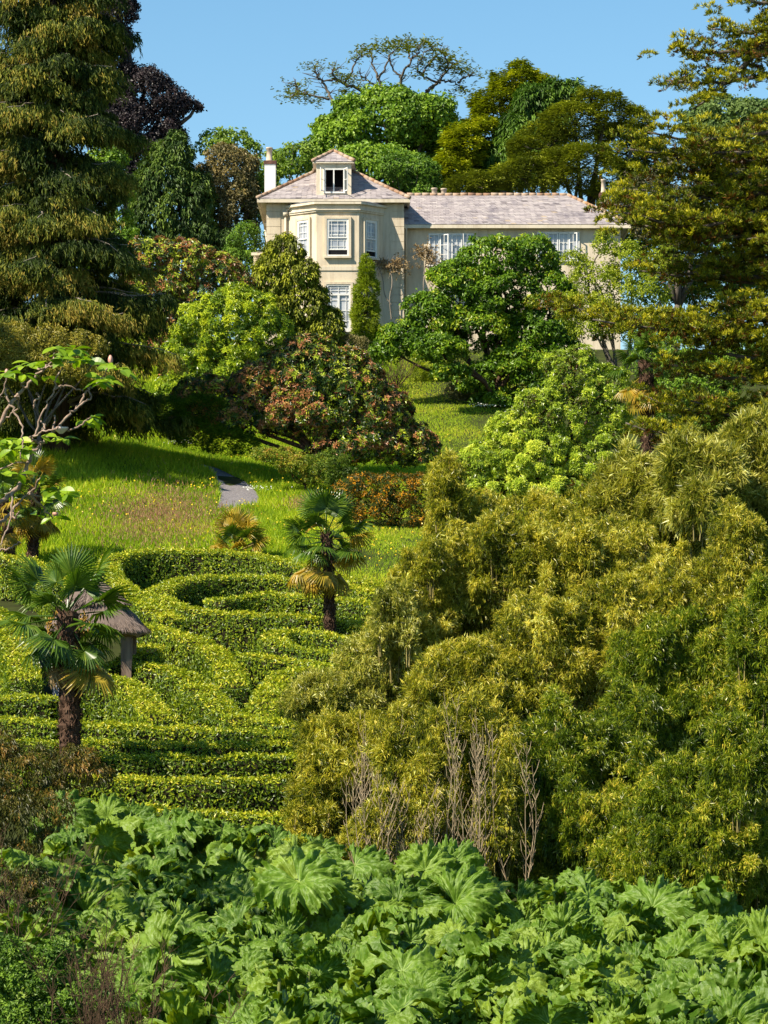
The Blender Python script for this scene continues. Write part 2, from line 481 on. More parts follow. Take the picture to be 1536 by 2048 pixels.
def hip_roof(name, x0, x1, y0, y1, ze, pitch, rng, hips=(1, 1), parent=house):
    """hip roof over an eave rectangle, ridge along the longer side; hips: which ends are hipped"""
    mb, rb = MB(), MB()
    if x1 - x0 >= y1 - y0:
        h = (y1 - y0) / 2; zr = ze + h * pitch; ym = (y0 + y1) / 2
        A, B = np.array([x0 + h * hips[0], ym, zr]), np.array([x1 - h * hips[1], ym, zr])
        e = [np.array(v) for v in ((x0, y0, ze), (x1, y0, ze), (x1, y1, ze), (x0, y1, ze))]
        slates(mb, (e[0], e[1], B, A), rng); slates(mb, (e[2], e[3], A, B), rng, .5, .9)
        if hips[1]: slates(mb, (e[1], e[2], B, B), rng)
        if hips[0]: slates(mb, (e[3], e[0], A, A), rng)
    else:
        h = (x1 - x0) / 2; zr = ze + h * pitch; xm = (x0 + x1) / 2
        A, B = np.array([xm, y0 + h, zr]), np.array([xm, y1 - h, zr])
        e = [np.array(v) for v in ((x0, y0, ze), (x1, y0, ze), (x1, y1, ze), (x0, y1, ze))]
        slates(mb, (e[0], e[1], A, A), rng); slates(mb, (e[2], e[3], B, B), rng, .5, .9)
        slates(mb, (e[1], e[2], B, A), rng); slates(mb, (e[3], e[0], A, B), rng)
    ridge_tiles(rb, A, B, rng)
    for k, (c, t) in enumerate(((e[0], A), (e[1], B if x1 - x0 >= y1 - y0 else A), (e[2], B), (e[3], A if x1 - x0 >= y1 - y0 else B))):
        if x1 - x0 >= y1 - y0 and not hips[1 if k in (1, 2) else 0]: continue
        ridge_tiles(rb, c + [0, 0, .05], t, rng, .105)
    r = mb.build(name, M_slate, parent)
    rb.build('ridge_tiles', M_ridge, r, True)
    return r

def X(px, Y=195.): return (px - CX) / F * Y
def Z(py, Y=195.): return (H0 - py) / F * Y

ZG = float(gz(X(680), 192)) - 1.0                  # foundations go below the turf
rng = np.random.default_rng(5)
Yw, Ye = 195.0, 194.5                             # main wall, main eave
xl, xr = X(534), X(807)
D = 12.5                                          # depth of the main block
ze = Z(399, Ye)
wb = MB(); wb.box((xl, Yw, ZG), (xr, Yw + D, ze - .05))
main_wall = wb.build('wall', M_wall, house)
# quoin strips
qb = MB()
ys = np.arange(Z(408), Z(690), -15.2 * S)
for zt in ys:
    qb.box((xl - .03, Yw - .035, zt - 14.4 * S), (X(561), Yw + .3, zt)); qb.box((X(783), Yw - .035, zt - 14.4 * S), (xr + .03, Yw + .3, zt))
qb.build('quoins', M_quoin, main_wall)
# eave: soffit board, gutter
sb = MB()
exl, exr = X(514, Ye), X(820, Ye)
sb.box((exl + .08, Ye + .08, ze - .07), (exr - .08, Yw + D + .45, ze - .01))
sb.build('soffit', M_trim, house)
gb = MB()
gb.box((exl, Ye, ze - .16), (exr, Ye + .12, ze + .03)); gb.box((exl, Ye + .12, ze - .16), (exl + .12, Yw + D + .5, ze + .03)); gb.box((exr - .12, Ye + .12, ze - .16), (exr, Yw + D + .5, ze + .03))
gb.build('gutter', M_trim, house)
main_roof = hip_roof('roof', exl, exr, Ye, Yw + D + .5, ze + .035, .61, rng)

# --- bay
bl, br, fl, fr = X(577), X(767), X(633, 193.4), X(718, 193.4)
Yb = 193.4
def bay_ring(off, z0, z1, mb):
    s = off
    lo = [(bl - s * .8, Yw), (fl - s * .45, Yb - s), (fr + s * .45, Yb - s), (br + s * .8, Yw)]
    V = [(x, y, z0) for x, y in lo] + [(x, y, z1) for x, y in lo]
    mb.add(V, [(3, 2, 1, 0), (4, 5, 6, 7), (0, 1, 5, 4), (1, 2, 6, 5), (2, 3, 7, 6)])
zc = Z(404, Yb)
bb = MB(); bay_ring(0, ZG, Z(416, Yb), bb)
bay = bb.build('bay', M_wall, house)
cb = MB()
bay_ring(.10, Z(424, Yb), Z(420.5, Yb), cb); bay_ring(.17, Z(420.5, Yb), Z(418.5, Yb), cb); bay_ring(.06, Z(418.5, Yb), Z(409, Yb), cb)
bay_ring(.28, Z(409, Yb), Z(404.5, Yb), cb)
cb.build('cornice', M_trim, bay)
cb = MB(); bay_ring(.05, Z(541, Yb), Z(533, Yb), cb); cb.build('string_course', M_trim, bay)
lb = MB()
V = [(bl - .2, Yw, zc + .02), (fl - .1, Yb - .22, zc + .02), (fr + .1, Yb - .22, zc + .02), (br + .2, Yw, zc + .02), (X(600), Yw, zc + .22), (X(745), Yw, zc + .22)]
lb.add(V, [(0, 1, 4), (1, 2, 5, 4), (2, 3, 5)]); lb.build('bay_roof', M_lead, bay)

def panel(mb, o, u, n, u0, u1, z0, z1, d0, d1):
    """box on a wall: o origin on the wall plane, u along it, n outward; u0..u1, z0..z1, depth d0..d1"""
    o = np.asarray(o, float); zz = np.array([0, 0, 1.])
    V = [o + u*a + n*b + zz*(c - o[2]) for c in (z0, z1) for a, b in ((u0, d1), (u1, d1), (u1, d0), (u0, d0))]
    mb.hexa(V)

def sash_window(name, o, u, n, w, z0, z1, parent, rows=(2, 2), cols=(.17, .33, .33, .17), glass=None, sill=True, gap=0.0, meet=.5, transom=None, opening=None):
    """white sash window; the bars follow cols; gap: how far the lower sash is raised"""
    o = np.asarray(o, float); u = unit(u); n = unit(n)
    fb = MB(); fw = .085
    panel(fb, o, u, n, -w/2, -w/2 + fw, z0, z1, .02, .10); panel(fb, o, u, n, w/2 - fw, w/2, z0, z1, .02, .10)
    panel(fb, o, u, n, -w/2 + fw, w/2 - fw, z1 - fw, z1, .02, .10); panel(fb, o, u, n, -w/2 + fw, w/2 - fw, z0, z0 + .06, .02, .10)
    f = fb.build(name, M_white, parent)
    iw0, iw1 = -w/2 + fw, w/2 - fw; zb, zt = z0 + .06, z1 - fw; zm = zb + (zt - zb) * meet
    bars = MB()
    def sash(za, zb_, dep, rr, mg):
        st = .05
        panel(bars, o, u, n, iw0, iw0 + st, za, zb_, dep, dep + .035); panel(bars, o, u, n, iw1 - st, iw1, za, zb_, dep, dep + .035)
        panel(bars, o, u, n, iw0 + st, iw1 - st, zb_ - st, zb_, dep, dep + .035); panel(bars, o, u, n, iw0 + st, iw1 - st, za, za + st * 1.4, dep, dep + .035)
        acc = 0
        for cc in cols[:-1]:
            acc += cc; xx = iw0 + (iw1 - iw0) * acc
            panel(bars, o, u, n, xx - .011, xx + .011, za + st * 1.4, zb_ - st, dep + .004, dep + .03)
        acc = 0
        for r_ in rr[:-1]:
            acc += r_; zz = za + (zb_ - za) * acc
            panel(bars, o, u, n, iw0 + st, iw1 - st, zz - .011, zz + .011, dep + .008, dep + .026)
    g = MB()
    sash(zm - .03, zt, .055, (.4, .38, .22), 0); sash(zb + gap, zm + .03 + gap * .55, .015, (.22, .4, .38), 0)
    panel(g, o, u, n, iw0 + .01, iw1 - .01, zb + gap + .02, zt - .01, .004, .014)
    bars.build('sash_bars', M_white, f)
    g.build('pane', glass or M_glass, f)
    if gap:
        d = MB(); panel(d, o, u, n, iw0, iw1, zb, zb + gap + .02, .003, .012); d.build('dark_opening', M_dark, f)
    if sill:
        s_ = MB(); panel(s_, o, u, n, -w/2 - .14, w/2 + .14, z0 - .12, z0 - .004, .0, .20); s_.build('sill', M_trim, f)
    return f

def reveal(o, u, n, w, z0, z1, parent):
    """raised plain surround"""
    mb = MB(); t = .13
    panel(mb, o, u, n, -w/2 - t, -w/2, z0, z1 + t, .0, .135); panel(mb, o, u, n, w/2, w/2 + t, z0, z1 + t, .0, .135); panel(mb, o, u, n, -w/2, w/2, z1, z1 + t, .0, .135)
    return mb.build('window_surround', M_wall, parent)

FN = np.array([0, -1., 0]); FU = np.array([1., 0, 0])
o = ((X(653.5, Yb) + X(697.5, Yb)) / 2, Yb, 0)
w = X(697.5, Yb) - X(653.5, Yb)
sash_window('window', o, FU, FN, w, Z(512, Yb), Z(438, Yb), bay, gap=.27)
reveal(o, FU, FN, w, Z(512, Yb), Z(438, Yb), bay)
for (A, B, pa, pb, gp) in (((bl, Yw), (fl, Yb), 597, 620, 0.0), ((fr, Yb), (br, Yw), 728.5, 751.5, .27)):
    A, B = np.array([*A, 0]), np.array([*B, 0]); u = unit(B - A); n = np.array([u[1], -u[0], 0])
    mid = A + (B - A) * ((X(( pa + pb) / 2, 194.2) - A[0]) / (B[0] - A[0])); w2 = (X(pb, 194.2) - X(pa, 194.2)) / u[0]
    yy = mid[1]
    sash_window('window', mid, u, n, w2, Z(515, yy), Z(441, yy), bay, gap=gp)
    reveal(mid, u, n, w2, Z(515, yy), Z(441, yy), bay)
# tall ground floor window: transom light over a pair of glazed doors
fb = MB(); gl = MB(); w = X(701, Yb) - X(653, Yb); o = np.array([(X(701, Yb) + X(653, Yb)) / 2, Yb, 0]); zt, zb_, zs = Z(569, Yb), Z(664, Yb), Z(591, Yb)
for a, b in ((-w/2, -w/2 + .09), (w/2 - .09, w/2), (-.06, .06)): panel(fb, o, FU, FN, a, b, zb_, (zs if a == -.06 else zt), .02, .10)
for a, b in ((zt - .08, zt), (zs, zs + .1), (zb_, zb_ + .2)): panel(fb, o, FU, FN, -w/2 + .09, w/2 - .09, a, b, .022, .102)
for xx in (-.42, 0, .42): panel(fb, o, FU, FN, xx - .014, xx + .014, zs + .1, zt - .08, .025, .06)
for zz in (.35, .7): panel(fb, o, FU, FN, -w/2 + .09, w/2 - .09, zs + .1 + (zt - zs - .18) * zz, zs + .126 + (zt - zs - .18) * zz, .028, .056)
for xx in (-.42, .42): panel(fb, o, FU, FN, xx - .016, xx + .016, zb_ + .2, zs, .025, .06)
for zz in (.13, .42, .7): panel(fb, o, FU, FN, -w/2 + .09, w/2 - .09, zs - (zs - zb_) * zz - .015, zs - (zs - zb_) * zz + .015, .028, .056)
f = fb.build('window', M_white, bay); panel(gl, o, FU, FN, -w/2 + .05, w/2 - .05, zb_ + .05, zt - .05, .004, .018); gl.build('pane', M_glass, f)
reveal(o, FU, FN, w, zb_, zt, bay)

# --- dormer, standing on the front roof slope
Yd = Ye + .45
dx0, dx1 = X(632.5, Yd), X(702.5, Yd); dz0, dz1 = Z(389, Yd), Z(327, Yd)
db = MB()
ox0, ox1, oz0, oz1 = X(649, Yd), X(689, Yd), Z(383.5, Yd), Z(337, Yd)
db.box((dx0, Yd, dz0 - .1), (ox0, Yd + .16, dz1)); db.box((ox1, Yd, dz0 - .1), (dx1, Yd + .16, dz1)); db.box((ox0, Yd + .002, oz1), (ox1, Yd + .16, dz1)); db.box((ox0, Yd + .002, dz0 - .1), (ox1, Yd + .16, oz0))
db.box((dx0 + .002, Yd + .16, dz0 - .1), (dx0 + .12, Yd + 3.2, dz1)); db.box((dx1 - .12, Yd + .16, dz0 - .1), (dx1 - .002, Yd + 3.2, dz1))
dormer = db.build('dormer', M_trim, house)
d = MB(); d.box((dx0 + .13, Yd + .9, dz0), (dx1 - .13, Yd + .95, dz1)); d.build('dark_room', M_dark, dormer)
d = MB(); d.box((X(625.5, Yd), Yd - .17, dz1), (X(708.5, Yd), Yd + 3.4, dz1 + .07)); d.build('dormer_eave', M_trim, dormer)
hip_roof('dormer_roof', X(625, Yd), X(709, Yd), Yd - .18, Yd + 3.6, dz1 + .075, .66, rng, (1, 0), dormer)
wf = MB()
wf.box((ox0, Yd - .03, oz0), (ox0 + .07, Yd + .07, oz1)); wf.box((ox1 - .07, Yd - .03, oz0), (ox1, Yd + .07, oz1)); wf.box((ox0 + .07, Yd - .028, oz1 - .07), (ox1 - .07, Yd + .068, oz1)); wf.box((ox0 - .05, Yd - .1, oz0 - .09), (ox1 + .05, Yd + .068, oz0 - .004))
xm = X(667.5, Yd); wf.box((xm - .035, Yd - .025, oz0), (xm + .035, Yd + .06, oz1 - .07))
win = wf.build('window', M_white, dormer)
for sx, xh in ((-1, ox0), (1, ox1)):                       # two casements swung outward
    u = unit(np.array([sx * .38, -1, 0])); n = np.array([u[1], -u[0], 0]) * (1 if sx < 0 else 1)
    cb = MB(); oo = np.array([xh, Yd - .04, 0])
    for a, b in ((0, .05), (.5, .55)): panel(cb, oo, u, n, a, b, oz0, oz1, 0, .04)
    for a, b in ((oz0, oz0 + .06), (oz1 - .05, oz1), ((oz0 + oz1) / 2 - .012, (oz0 + oz1) / 2 + .012)): panel(cb, oo, u, n, .05, .5, a, b, 0.003, .037)
    c_ = cb.build('casement', M_white, win)

# --- chimneys and pots
def chimney(px0, px1, pyt, pyb, Y, dep, band=True, pots=()):
    cb = MB(); cb.box((X(px0, Y), Y, Z(pyb, Y) - 1.5), (X(px1, Y), Y + dep, Z(pyt + 7, Y)))
    ch = cb.build('chimney', M_white if band else M_pot, house)
    b = MB(); b.box((X(px0, Y) - .05, Y - .05, Z(pyt + 7, Y)), (X(px1, Y) + .05, Y + dep + .05, Z(pyt, Y))); b.build('chimney_cap', M_potdark, ch)
    for p0, p1, t in pots:
        pb = MB(); xm = X((p0 + p1) / 2, Y); r = (X(p1, Y) - X(p0, Y)) / 2; z0, z1 = Z(pyt, Y), Z(t, Y)
        zz = np.array([z0, z0 + .1, z0 + .12, z0 + (z1 - z0) * .82, z0 + (z1 - z0) * .84, z1 - .06, z1 - .05, z1])
        rr = np.array([1.15, 1.15, 1.0, .88, 1.05, 1.05, 1.12, 1.1]) * r
        pb.tube(np.stack([np.full(8, xm), np.full(8, Y + dep / 2), zz], 1), rr, 14); pb.build('chimney_pot', M_pot, ch, True)
chimney(529, 551, 321, 395, 203.5, 1.2, True, ((532, 544, 292),))

# --- wing
Yg = 195.75; wl, wr = xr - .02, X(1241, Yg); Yge = Yg - .45
ze2 = Z(450, Yge)
wb = MB(); wb.box((wl, Yg, ZG), (wr, Yg + 6.1, ze2 - .05)); wing = wb.build('wing', M_wall, house)
gb = MB(); gb.box((wl + .02, Yge, ze2 - .17), (X(1262, Yge), Yge + .12, ze2 + .02)); gb.box((X(1262, Yge) - .12, Yge + .12, ze2 - .17), (X(1262, Yge), Yg + 6.5, ze2 + .02)); gb.build('gutter', M_trim, wing)
gb = MB(); gb.box((wl + .02, Yge + .1, ze2 - .07), (X(1262, Yge) - .1, Yg + 6.4, ze2 - .01)); gb.build('soffit', M_trim, wing)
hip_roof('wing_roof', wl - 1.5, X(1262, Yge), Yge, Yg + 6.3, ze2 + .03, .615, rng, (0, 1), wing)
chimney(865, 893, 398, 420, 200.8, .5, False, ((863, 874.5, 375), (882, 893.5, 376)))
chimney(1201, 1214, 385, 430, 200.2, .8, False, ((1203, 1212, 357),))
def casements(px0, px1, py0, py1, n, opens):
    w = X(px1, Yg) - X(px0, Yg); z0, z1 = Z(py1, Yg), Z(py0, Yg); cw = w / n
    fb = MB(); fb.box((X(px0, Yg), Yg - .06, z0), (X(px0, Yg) + .06, Yg - .002, z1)); fb.box((X(px1, Yg) - .06, Yg - .06, z0), (X(px1, Yg), Yg - .002, z1))
    fb.box((X(px0, Yg) + .06, Yg - .058, z1 - .06), (X(px1, Yg) - .06, Yg - .002, z1)); fb.box((X(px0, Yg) - .1, Yg - .12, z0 - .08), (X(px1, Yg) + .1, Yg - .002, z0 - .003))
    f = fb.build('window', M_white, wing)
    g = MB(); g.box((X(px0, Yg) + .06, Yg - .02, z0), (X(px1, Yg) - .06, Yg - .01, z1 - .06)); g.build('pane', M_glass, f)
    for k in range(n):
        a = X(px0, Yg) + .03 + cw * k; u = FU if not opens[k] else unit(np.array([.8, -.6 * opens[k], 0])); 
        n_ = np.array([u[1], -u[0], 0]); cb = MB(); ww = cw - .05; oo = np.array([a, Yg - .065 - (.5 if opens[k] < 0 else 0), 0])
        for q, r_ in ((0, .055), (ww - .055, ww), (ww / 2 - .012, ww / 2 + .012)): panel(cb, oo, u, n_, q, r_, z0 + .02, z1 - .07, 0, .04)
        for q in (0, .33, .66, 1): zz = z0 + .02 + (z1 - z0 - .14) * q; panel(cb, oo, u, n_, .055, ww - .055, zz, zz + (.05 if q in (0, 1) else .022), .003, .036)
        cb.build('casement', M_white, f)
casements(857, 947, 467, 530, 4, (0, 1, 0, -1))
casements(1074, 1159, 464, 520, 4, (0, 0, 0, 1))
# --- downpipes
def pipe(pts, r, parent, hopper=None):
    pb = MB(); pb.tube(pts, r, 8)
    if hopper is not None:
        h = np.asarray(hopper); pb.box(h - [.13, .1, .16], h + [.13, .08, .1])
    pb.build('downpipe', M_trim, parent, True)
pipe([(X(571), 194.9, Z(427)), (X(571), 194.9, Z(690))], .055, house, (X(571), 194.9, Z(427)))
pipe([(X(583), 194.7, Z(409)), (X(578), 194.8, Z(419)), (X(571), 194.9, Z(424))], .05, house)
pipe([(X(812.5, Yg), Yg - .4, ze2 - .15), (X(812.5, Yg), Yg - .1, ze2 - .6), (X(812.5, Yg), Yg - .1, Z(690))], .055, wing)
pipe([(X(529, 206), 206.9, ze - .2), (X(533, 206), 206.9, ze - .9), (X(533.5, 206), 206.9, Z(690))], .06, house)
# --- little lean-to on the left side
ab = MB(); ya = 200.0; ab.box((X(507, ya), ya, ZG), (xl - .01, ya + 4, Z(508, ya))); an = ab.build('side_porch', M_wall, house)
rb = MB(); slates(rb, ((X(503, ya), ya - .3, Z(507, ya)), (xl, ya - .3, Z(507, ya)), (xl, ya + 2.2, Z(492, ya)), (X(515, ya), ya + 2.2, Z(492, ya))), rng); rb.build('porch_roof', M_slate, an)
gb = MB(); gb.box((X(503, ya), ya - .38, Z(512, ya)), (xl - .02, ya - .3, Z(507, ya))); gb.build('porch_gutter', M_trim, an)
# ------------------------------------------------------------------ foliage and bark materials
B_grey = noise_mat('grey bark', [(.3, (.05, .042, .033)), (.7, (.17, .145, .115))], 5, 6, .95, .1, (1, 1, .3), .3)
B_brown = noise_mat('brown bark', [(.3, (.035, .022, .014)), (.7, (.12, .075, .045))], 5, 6, .95, .1, (1, 1, .3), .3)
B_pale = noise_mat('lichened pale bark', [(.3, (.16, .13, .10)), (.7, (.36, .31, .25))], 7, 6, .95, .1, (1, 1, .3), .3)
L_spruce = leaf_mat('spruce needles', [(0, (.007, .014, .005)), (.42, (.020, .034, .008)), (.66, (.056, .070, .014)), (.85, (.13, .125, .028)), (1, (.17, .125, .038))], .16, .6, .25, gain=(2.05, 2.1, 1.1))
L_purple = leaf_mat('copper beech leaves', [(0, (.004, .004, .008)), (.5, (.012, .010, .020)), (1, (.035, .026, .045))], .08, .45, .35, (1.1, .7, .8))
L_cypress = leaf_mat('cypress sprays', [(0, (.010, .024, .010)), (.5, (.028, .058, .018)), (1, (.070, .115, .030))], .15, .55, .3, gain=1.4)
L_bronze = leaf_mat('evergreen oak leaves', [(0, (.022, .026, .010)), (.5, (.075, .065, .025)), (1, (.19, .145, .065))], .15, .5, .4, gain=(1.7, 1.7, 1.3))
L_fresh = leaf_mat('fresh leaves', [(0, (.035, .07, .015)), (.5, (.085, .15, .03)), (1, (.17, .24, .055))], .35, .5, .4, gain=1.2)
L_oak = leaf_mat('oak leaves', [(0, (.016, .040, .006)), (.45, (.055, .115, .012)), (1, (.135, .215, .024))], .30, .5, .4, gain=1.3)
L_lace = leaf_mat('small leaves of the flat topped tree', [(0, (.03, .045, .008)), (.5, (.085, .115, .018)), (1, (.16, .19, .035))], .3, .5, .3)
L_gold = leaf_mat('golden conifer sprays', [(0, (.03, .035, .005)), (.5, (.11, .115, .010)), (1, (.24, .215, .018))], .2, .55, .3, gain=(2.6, 2.85, 1.2))
L_weep = leaf_mat('weeping conifer sprays', [(0, (.012, .028, .008)), (.5, (.038, .075, .016)), (1, (.085, .135, .030))], .15, .55, .3, gain=(2.4, 2.4, 1.2))
L_yew = leaf_mat('yew sprays', [(0, (.020, .026, .006)), (.5, (.068, .075, .012)), (1, (.15, .150, .024))], .15, .55, .3, gain=(3.1, 3.2, 1.4))
L_fir = leaf_mat('fir tufts', [(0, (.022, .012, .004)), (.18, (.085, .036, .008)), (.30, (.018, .028, .005)), (.5, (.048, .068, .007)), (.75, (.135, .145, .010)), (1, (.22, .21, .022))], .22, .5, .35, gain=(2.7, 2.5, 1.1))
L_blue = leaf_mat('far leaves', [(0, (.03, .06, .03)), (.5, (.07, .12, .055)), (1, (.12, .18, .085))], .25, .6, .2)
L_lime = leaf_mat('lime green leaves', [(0, (.05, .085, .008)), (.5, (.135, .19, .015)), (1, (.26, .31, .035))], .35, .5, .4, gain=1.1)
L_camel = leaf_mat('glossy camellia leaves', [(0, (.014, .034, .005)), (.45, (.042, .085, .008)), (.8, (.090, .140, .014)), (1, (.18, .19, .025))], .22, .42, .35, gain=(2.5, 2.45, 1.1))
L_rhodo = leaf_mat('rhododendron leaves', [(0, (.014, .036, .006)), (.4, (.055, .11, .012)), (.7, (.15, .22, .018)), (1, (.27, .33, .03))], .22, .35, .5, gain=1.15)
L_rhored = leaf_mat('rhododendron leaves and faded flowers', [(0, (.009, .020, .007)), (.25, (.020, .044, .010)), (.38, (.05, .085, .012)), (.5, (.15, .058, .034)), (.7, (.27, .115, .058)), (.78, (.33, .18, .07)), (.84, (.16, .21, .02)), (1, (.29, .32, .03))], .15, .38, .5, (1.1, .9, .5), gain=(1.7, 1.75, 1.3))
L_rhopale = leaf_mat('pale rhododendron leaves', [(0, (.012, .028, .009)), (.2, (.05, .035, .018)), (.35, (.06, .11, .02)), (.65, (.16, .25, .03)), (1, (.33, .40, .08))], .25, .35, .5, gain=(2.3, 1.95, 1.1))
L_azalea = leaf_mat('azalea leaves', [(0, (.02, .04, .008)), (.4, (.06, .11, .015)), (.75, (.14, .16, .02)), (1, (.22, .11, .05))], .25, .5, .3, gain=1.2)
L_orange = leaf_mat('orange azalea leaves and flowers', [(0, (.012, .026, .006)), (.55, (.04, .06, .010)), (.72, (.14, .09, .010)), (1, (.52, .24, .012))], .2, .5, .3, (1.1, .9, .4), gain=(1.4, 1.4, 1.0))
L_olive = leaf_mat('olive shrub leaves', [(0, (.04, .05, .010)), (.5, (.12, .125, .022)), (1, (.25, .22, .06))], .2, .45, .4, gain=1.15)
L_dead = leaf_mat('withered leaves', [(0, (.10, .065, .03)), (.5, (.24, .17, .09)), (1, (.42, .32, .19))], .2, .8, .2, (1, .9, .6), gain=(1.3, 1.3, 1.2))
L_greyl = leaf_mat('grey leaves', [(0, (.06, .065, .045)), (1, (.22, .22, .16))], .1, .7, .2)
L_fern = leaf_mat('dark low leaves', [(0, (.012, .032, .006)), (.5, (.035, .080, .012)), (1, (.085, .15, .022))], .25, .5, .3, gain=1.4)

def patchy(seed, s, gain, off=0.0):
    """leaf colour that changes in patches over the shrub (faded flower heads, fresh shoots)"""
    def f(pos, t, rng, m):
        return np.clip(.5 + gain * vnoise(pos, s, seed) + off + (t - .5) * .9, 0, 1)
    return f
def per_rosette(lo, share, seed, s=.9, bias=0.0, bright=.84):
    """whole rosettes turn (a faded flower truss or a flush of new leaves), more of them in some patches"""
    def f(pos, t, rng, m):
        n = len(pos) // m; c = pos.reshape(n, m, 3).mean(1)
        u = rng.uniform(size=n); pat = vnoise(c, s, seed) * .5 + .5 + bias
        r = np.where(u < share * pat * 2, .5 + .3 * rng.uniform(size=n), np.where(u > bright + .1 * pat, .86 + .14 * rng.uniform(size=n), lo + .36 * rng.uniform(size=n)))
        return np.repeat(r, m) + rng.normal(0, .03, len(pos))
    return f

# ------------------------------------------------------------------ trees beyond the house
G1 = 'trees on the skyline behind the house'
tree('oak_tree', 'tall green broadleaf tree rising right behind the dormer, under the bare limbed crown', 'tree', 222,
     [(770, 250, 95, 62), (690, 300, 80, 62), (850, 290, 70, 62, 3), (740, 355, 120, 62, -4), (650, 365, 55, 50), (860, 365, 60, 55), (905, 330, 36, 50), (640, 320, 36, 36), (800, 215, 60, 35), (700, 240, 45, 28), (775, 205, 70, 30, 1), (860, 228, 55, 42), (700, 212, 36, 22), (900, 270, 36, 40), (655, 255, 34, 22)],
     L_oak, 9, 7, 'broad', .34, .22, 11, 770, .5, B_grey, G1, subr=.36, spread=.32, inner=.35)
# flat topped tree with bare limbs: every limb runs from the fork to its own tuft
def sky_tree():
    rng = np.random.default_rng(21); Y = 229
    q = lambda a, d=0.: P(560 + a[0] * .4818, 50 + a[1] * .4815, Y + d)
    base = P(790, 400, Y); base[2] = gz(base[0], Y)
    root = thing('flat_topped_tree', 'flat topped tree with bare crooked limbs spread against the sky', 'tree', base, G1)
    mb = MB(); fork = q((470, 420)); mb.tube([base - [0, 0, .3], base * .5 + fork * .5 + [.2, 0, 0], fork], [.5, .42, .36], 9)
    lim = [[(470,420),(330,390),(240,350),(205,310),(200,270),(172,235),(150,200),(145,170)], [(205,310),(130,290),(80,285),(40,300)], [(80,285),(62,245)],
           [(470,420),(400,330),(320,260),(265,245),(230,225),(215,180)], [(265,245),(300,190),(315,140),(345,125)], [(230,225),(180,232),(150,215)],
           [(470,420),(450,330),(435,275),(405,225),(385,170),(375,110)], [(405,225),(440,180),(455,120),(510,80)], [(435,275),(400,250),(360,236),(335,200)],
           [(470,420),(500,340),(505,270),(500,215),(545,150),(580,100)], [(500,215),(470,180),(450,130)], [(545,150),(530,110),(540,78)],
           [(470,420),(560,330),(610,275),(650,240),(690,190),(740,150)], [(650,240),(590,210),(560,180),(600,110)], [(690,190),(700,150),(660,100)],
           [(610,275),(660,235),(690,230),(740,240),(770,290)], [(740,240),(765,215),(795,210)], [(590,210),(620,160),(650,110)]]
    for li, l in enumerate(lim):
        d = rng.uniform(-3, 3)
        pts = smooth(np.array([q(a, d * k / len(l)) for k, a in enumerate(l)]), 2)
        pts = pts + np.random.default_rng(li).normal(0, .05, pts.shape)
        mb.tube(pts, np.linspace(.16 if l[0] == (470, 420) else .085, .028, len(pts)), 6)
        for k in range(len(pts) // 2, len(pts), 2):                    # short side twigs
            for _ in range(3):
                dd = rdirs(1, rng)[0]; dd[2] = abs(dd[2]) * .8; limb(mb, pts[k], pts[k] + dd * rng.uniform(.4, 1.1), .03, .012, rng, 4, 4)
    mb.build('limbs', B_grey, root, True)
    cl = [(340,110),(375,100),(405,92),(440,85),(475,80),(510,72),(545,68),(580,72),(610,80),(640,92),(670,110),(700,132),(735,150),(765,180),(795,208),(560,110),(610,118),(650,150),(690,185),(720,200),
          (470,105),(520,100),(40,300),(62,245),(85,290),(120,300),(145,318),(60,275),(215,180),(145,172),(245,215),(270,232),(300,225),(775,292),(755,270),(640,180),(600,150),(575,205),(740,175),(690,150),(320,128),(250,280),(300,290),(360,262)]
    Pp = np.concatenate([q(c, rng.uniform(-2, 2)) + rng.normal(0, 1, (20, 3)) * np.array([.46, .5, .2]) for c in cl])
    N = unit(rdirs(len(Pp), rng) + [0, 0, .9])
    a = clump(Pp, N, np.full(len(Pp), .5), 5, 'flat', .24, .12, rng, .22)
    leaves('crown', *a[:5], a[5] + .1, L_lace, root)
sky_tree()
tree('golden_conifer', 'tall golden green conifer with a ragged pointed top behind the wing roof', 'conifer tree', 226,
     [(1030, 165, 45, 40), (1040, 145, 22, 24), (1000, 215, 62, 50), (960, 285, 66, 55, -3), (1050, 240, 60, 60), (1085, 180, 30, 30), (925, 300, 42, 62, -5), (905, 350, 48, 50, -6)],
     L_gold, 15, 7, 'flat', .42, .13, 12, 1010, .4, B_brown, G1, subr=.26, spread=.3, flat=.5, tone_amp=.7)
tree('weeping_conifer', 'dark green weeping conifer with hanging sprays beside the golden conifer', 'conifer tree', 222,
     [(1115, 185, 28, 28), (1075, 220, 48, 50), (1040, 275, 45, 60), (1100, 245, 52, 55), (1010, 330, 45, 62), (1060, 320, 60, 60), (975, 370, 40, 40), (1146, 180, 16, 22)],
     L_weep, 14, 8, 'droop', .55, .13, 13, 1070, .35, B_brown, G1, subr=.26, spread=.25, flat=1.3, tone_amp=.7)
tree('yew_tree', 'wide olive green yew with grey limbs showing behind the wing roof', 'tree', 212,
     [(1150, 250, 75, 50), (1215, 225, 55, 42), (1090, 300, 70, 55), (1240, 300, 62, 62, 3), (1160, 340, 90, 55, -2), (1050, 360, 75, 42, -3), (1180, 200, 35, 25), (1262, 250, 40, 40), (950, 372, 60, 28, -4), (1290, 330, 50, 60, 2), (1230, 370, 70, 50, -2)],
     L_yew, 13, 8, 'flat', .34, .10, 14, 1170, .45, B_grey, G1, subr=.28, spread=.3, inner=.35, flat=.55, tone_amp=.6, back=.6)
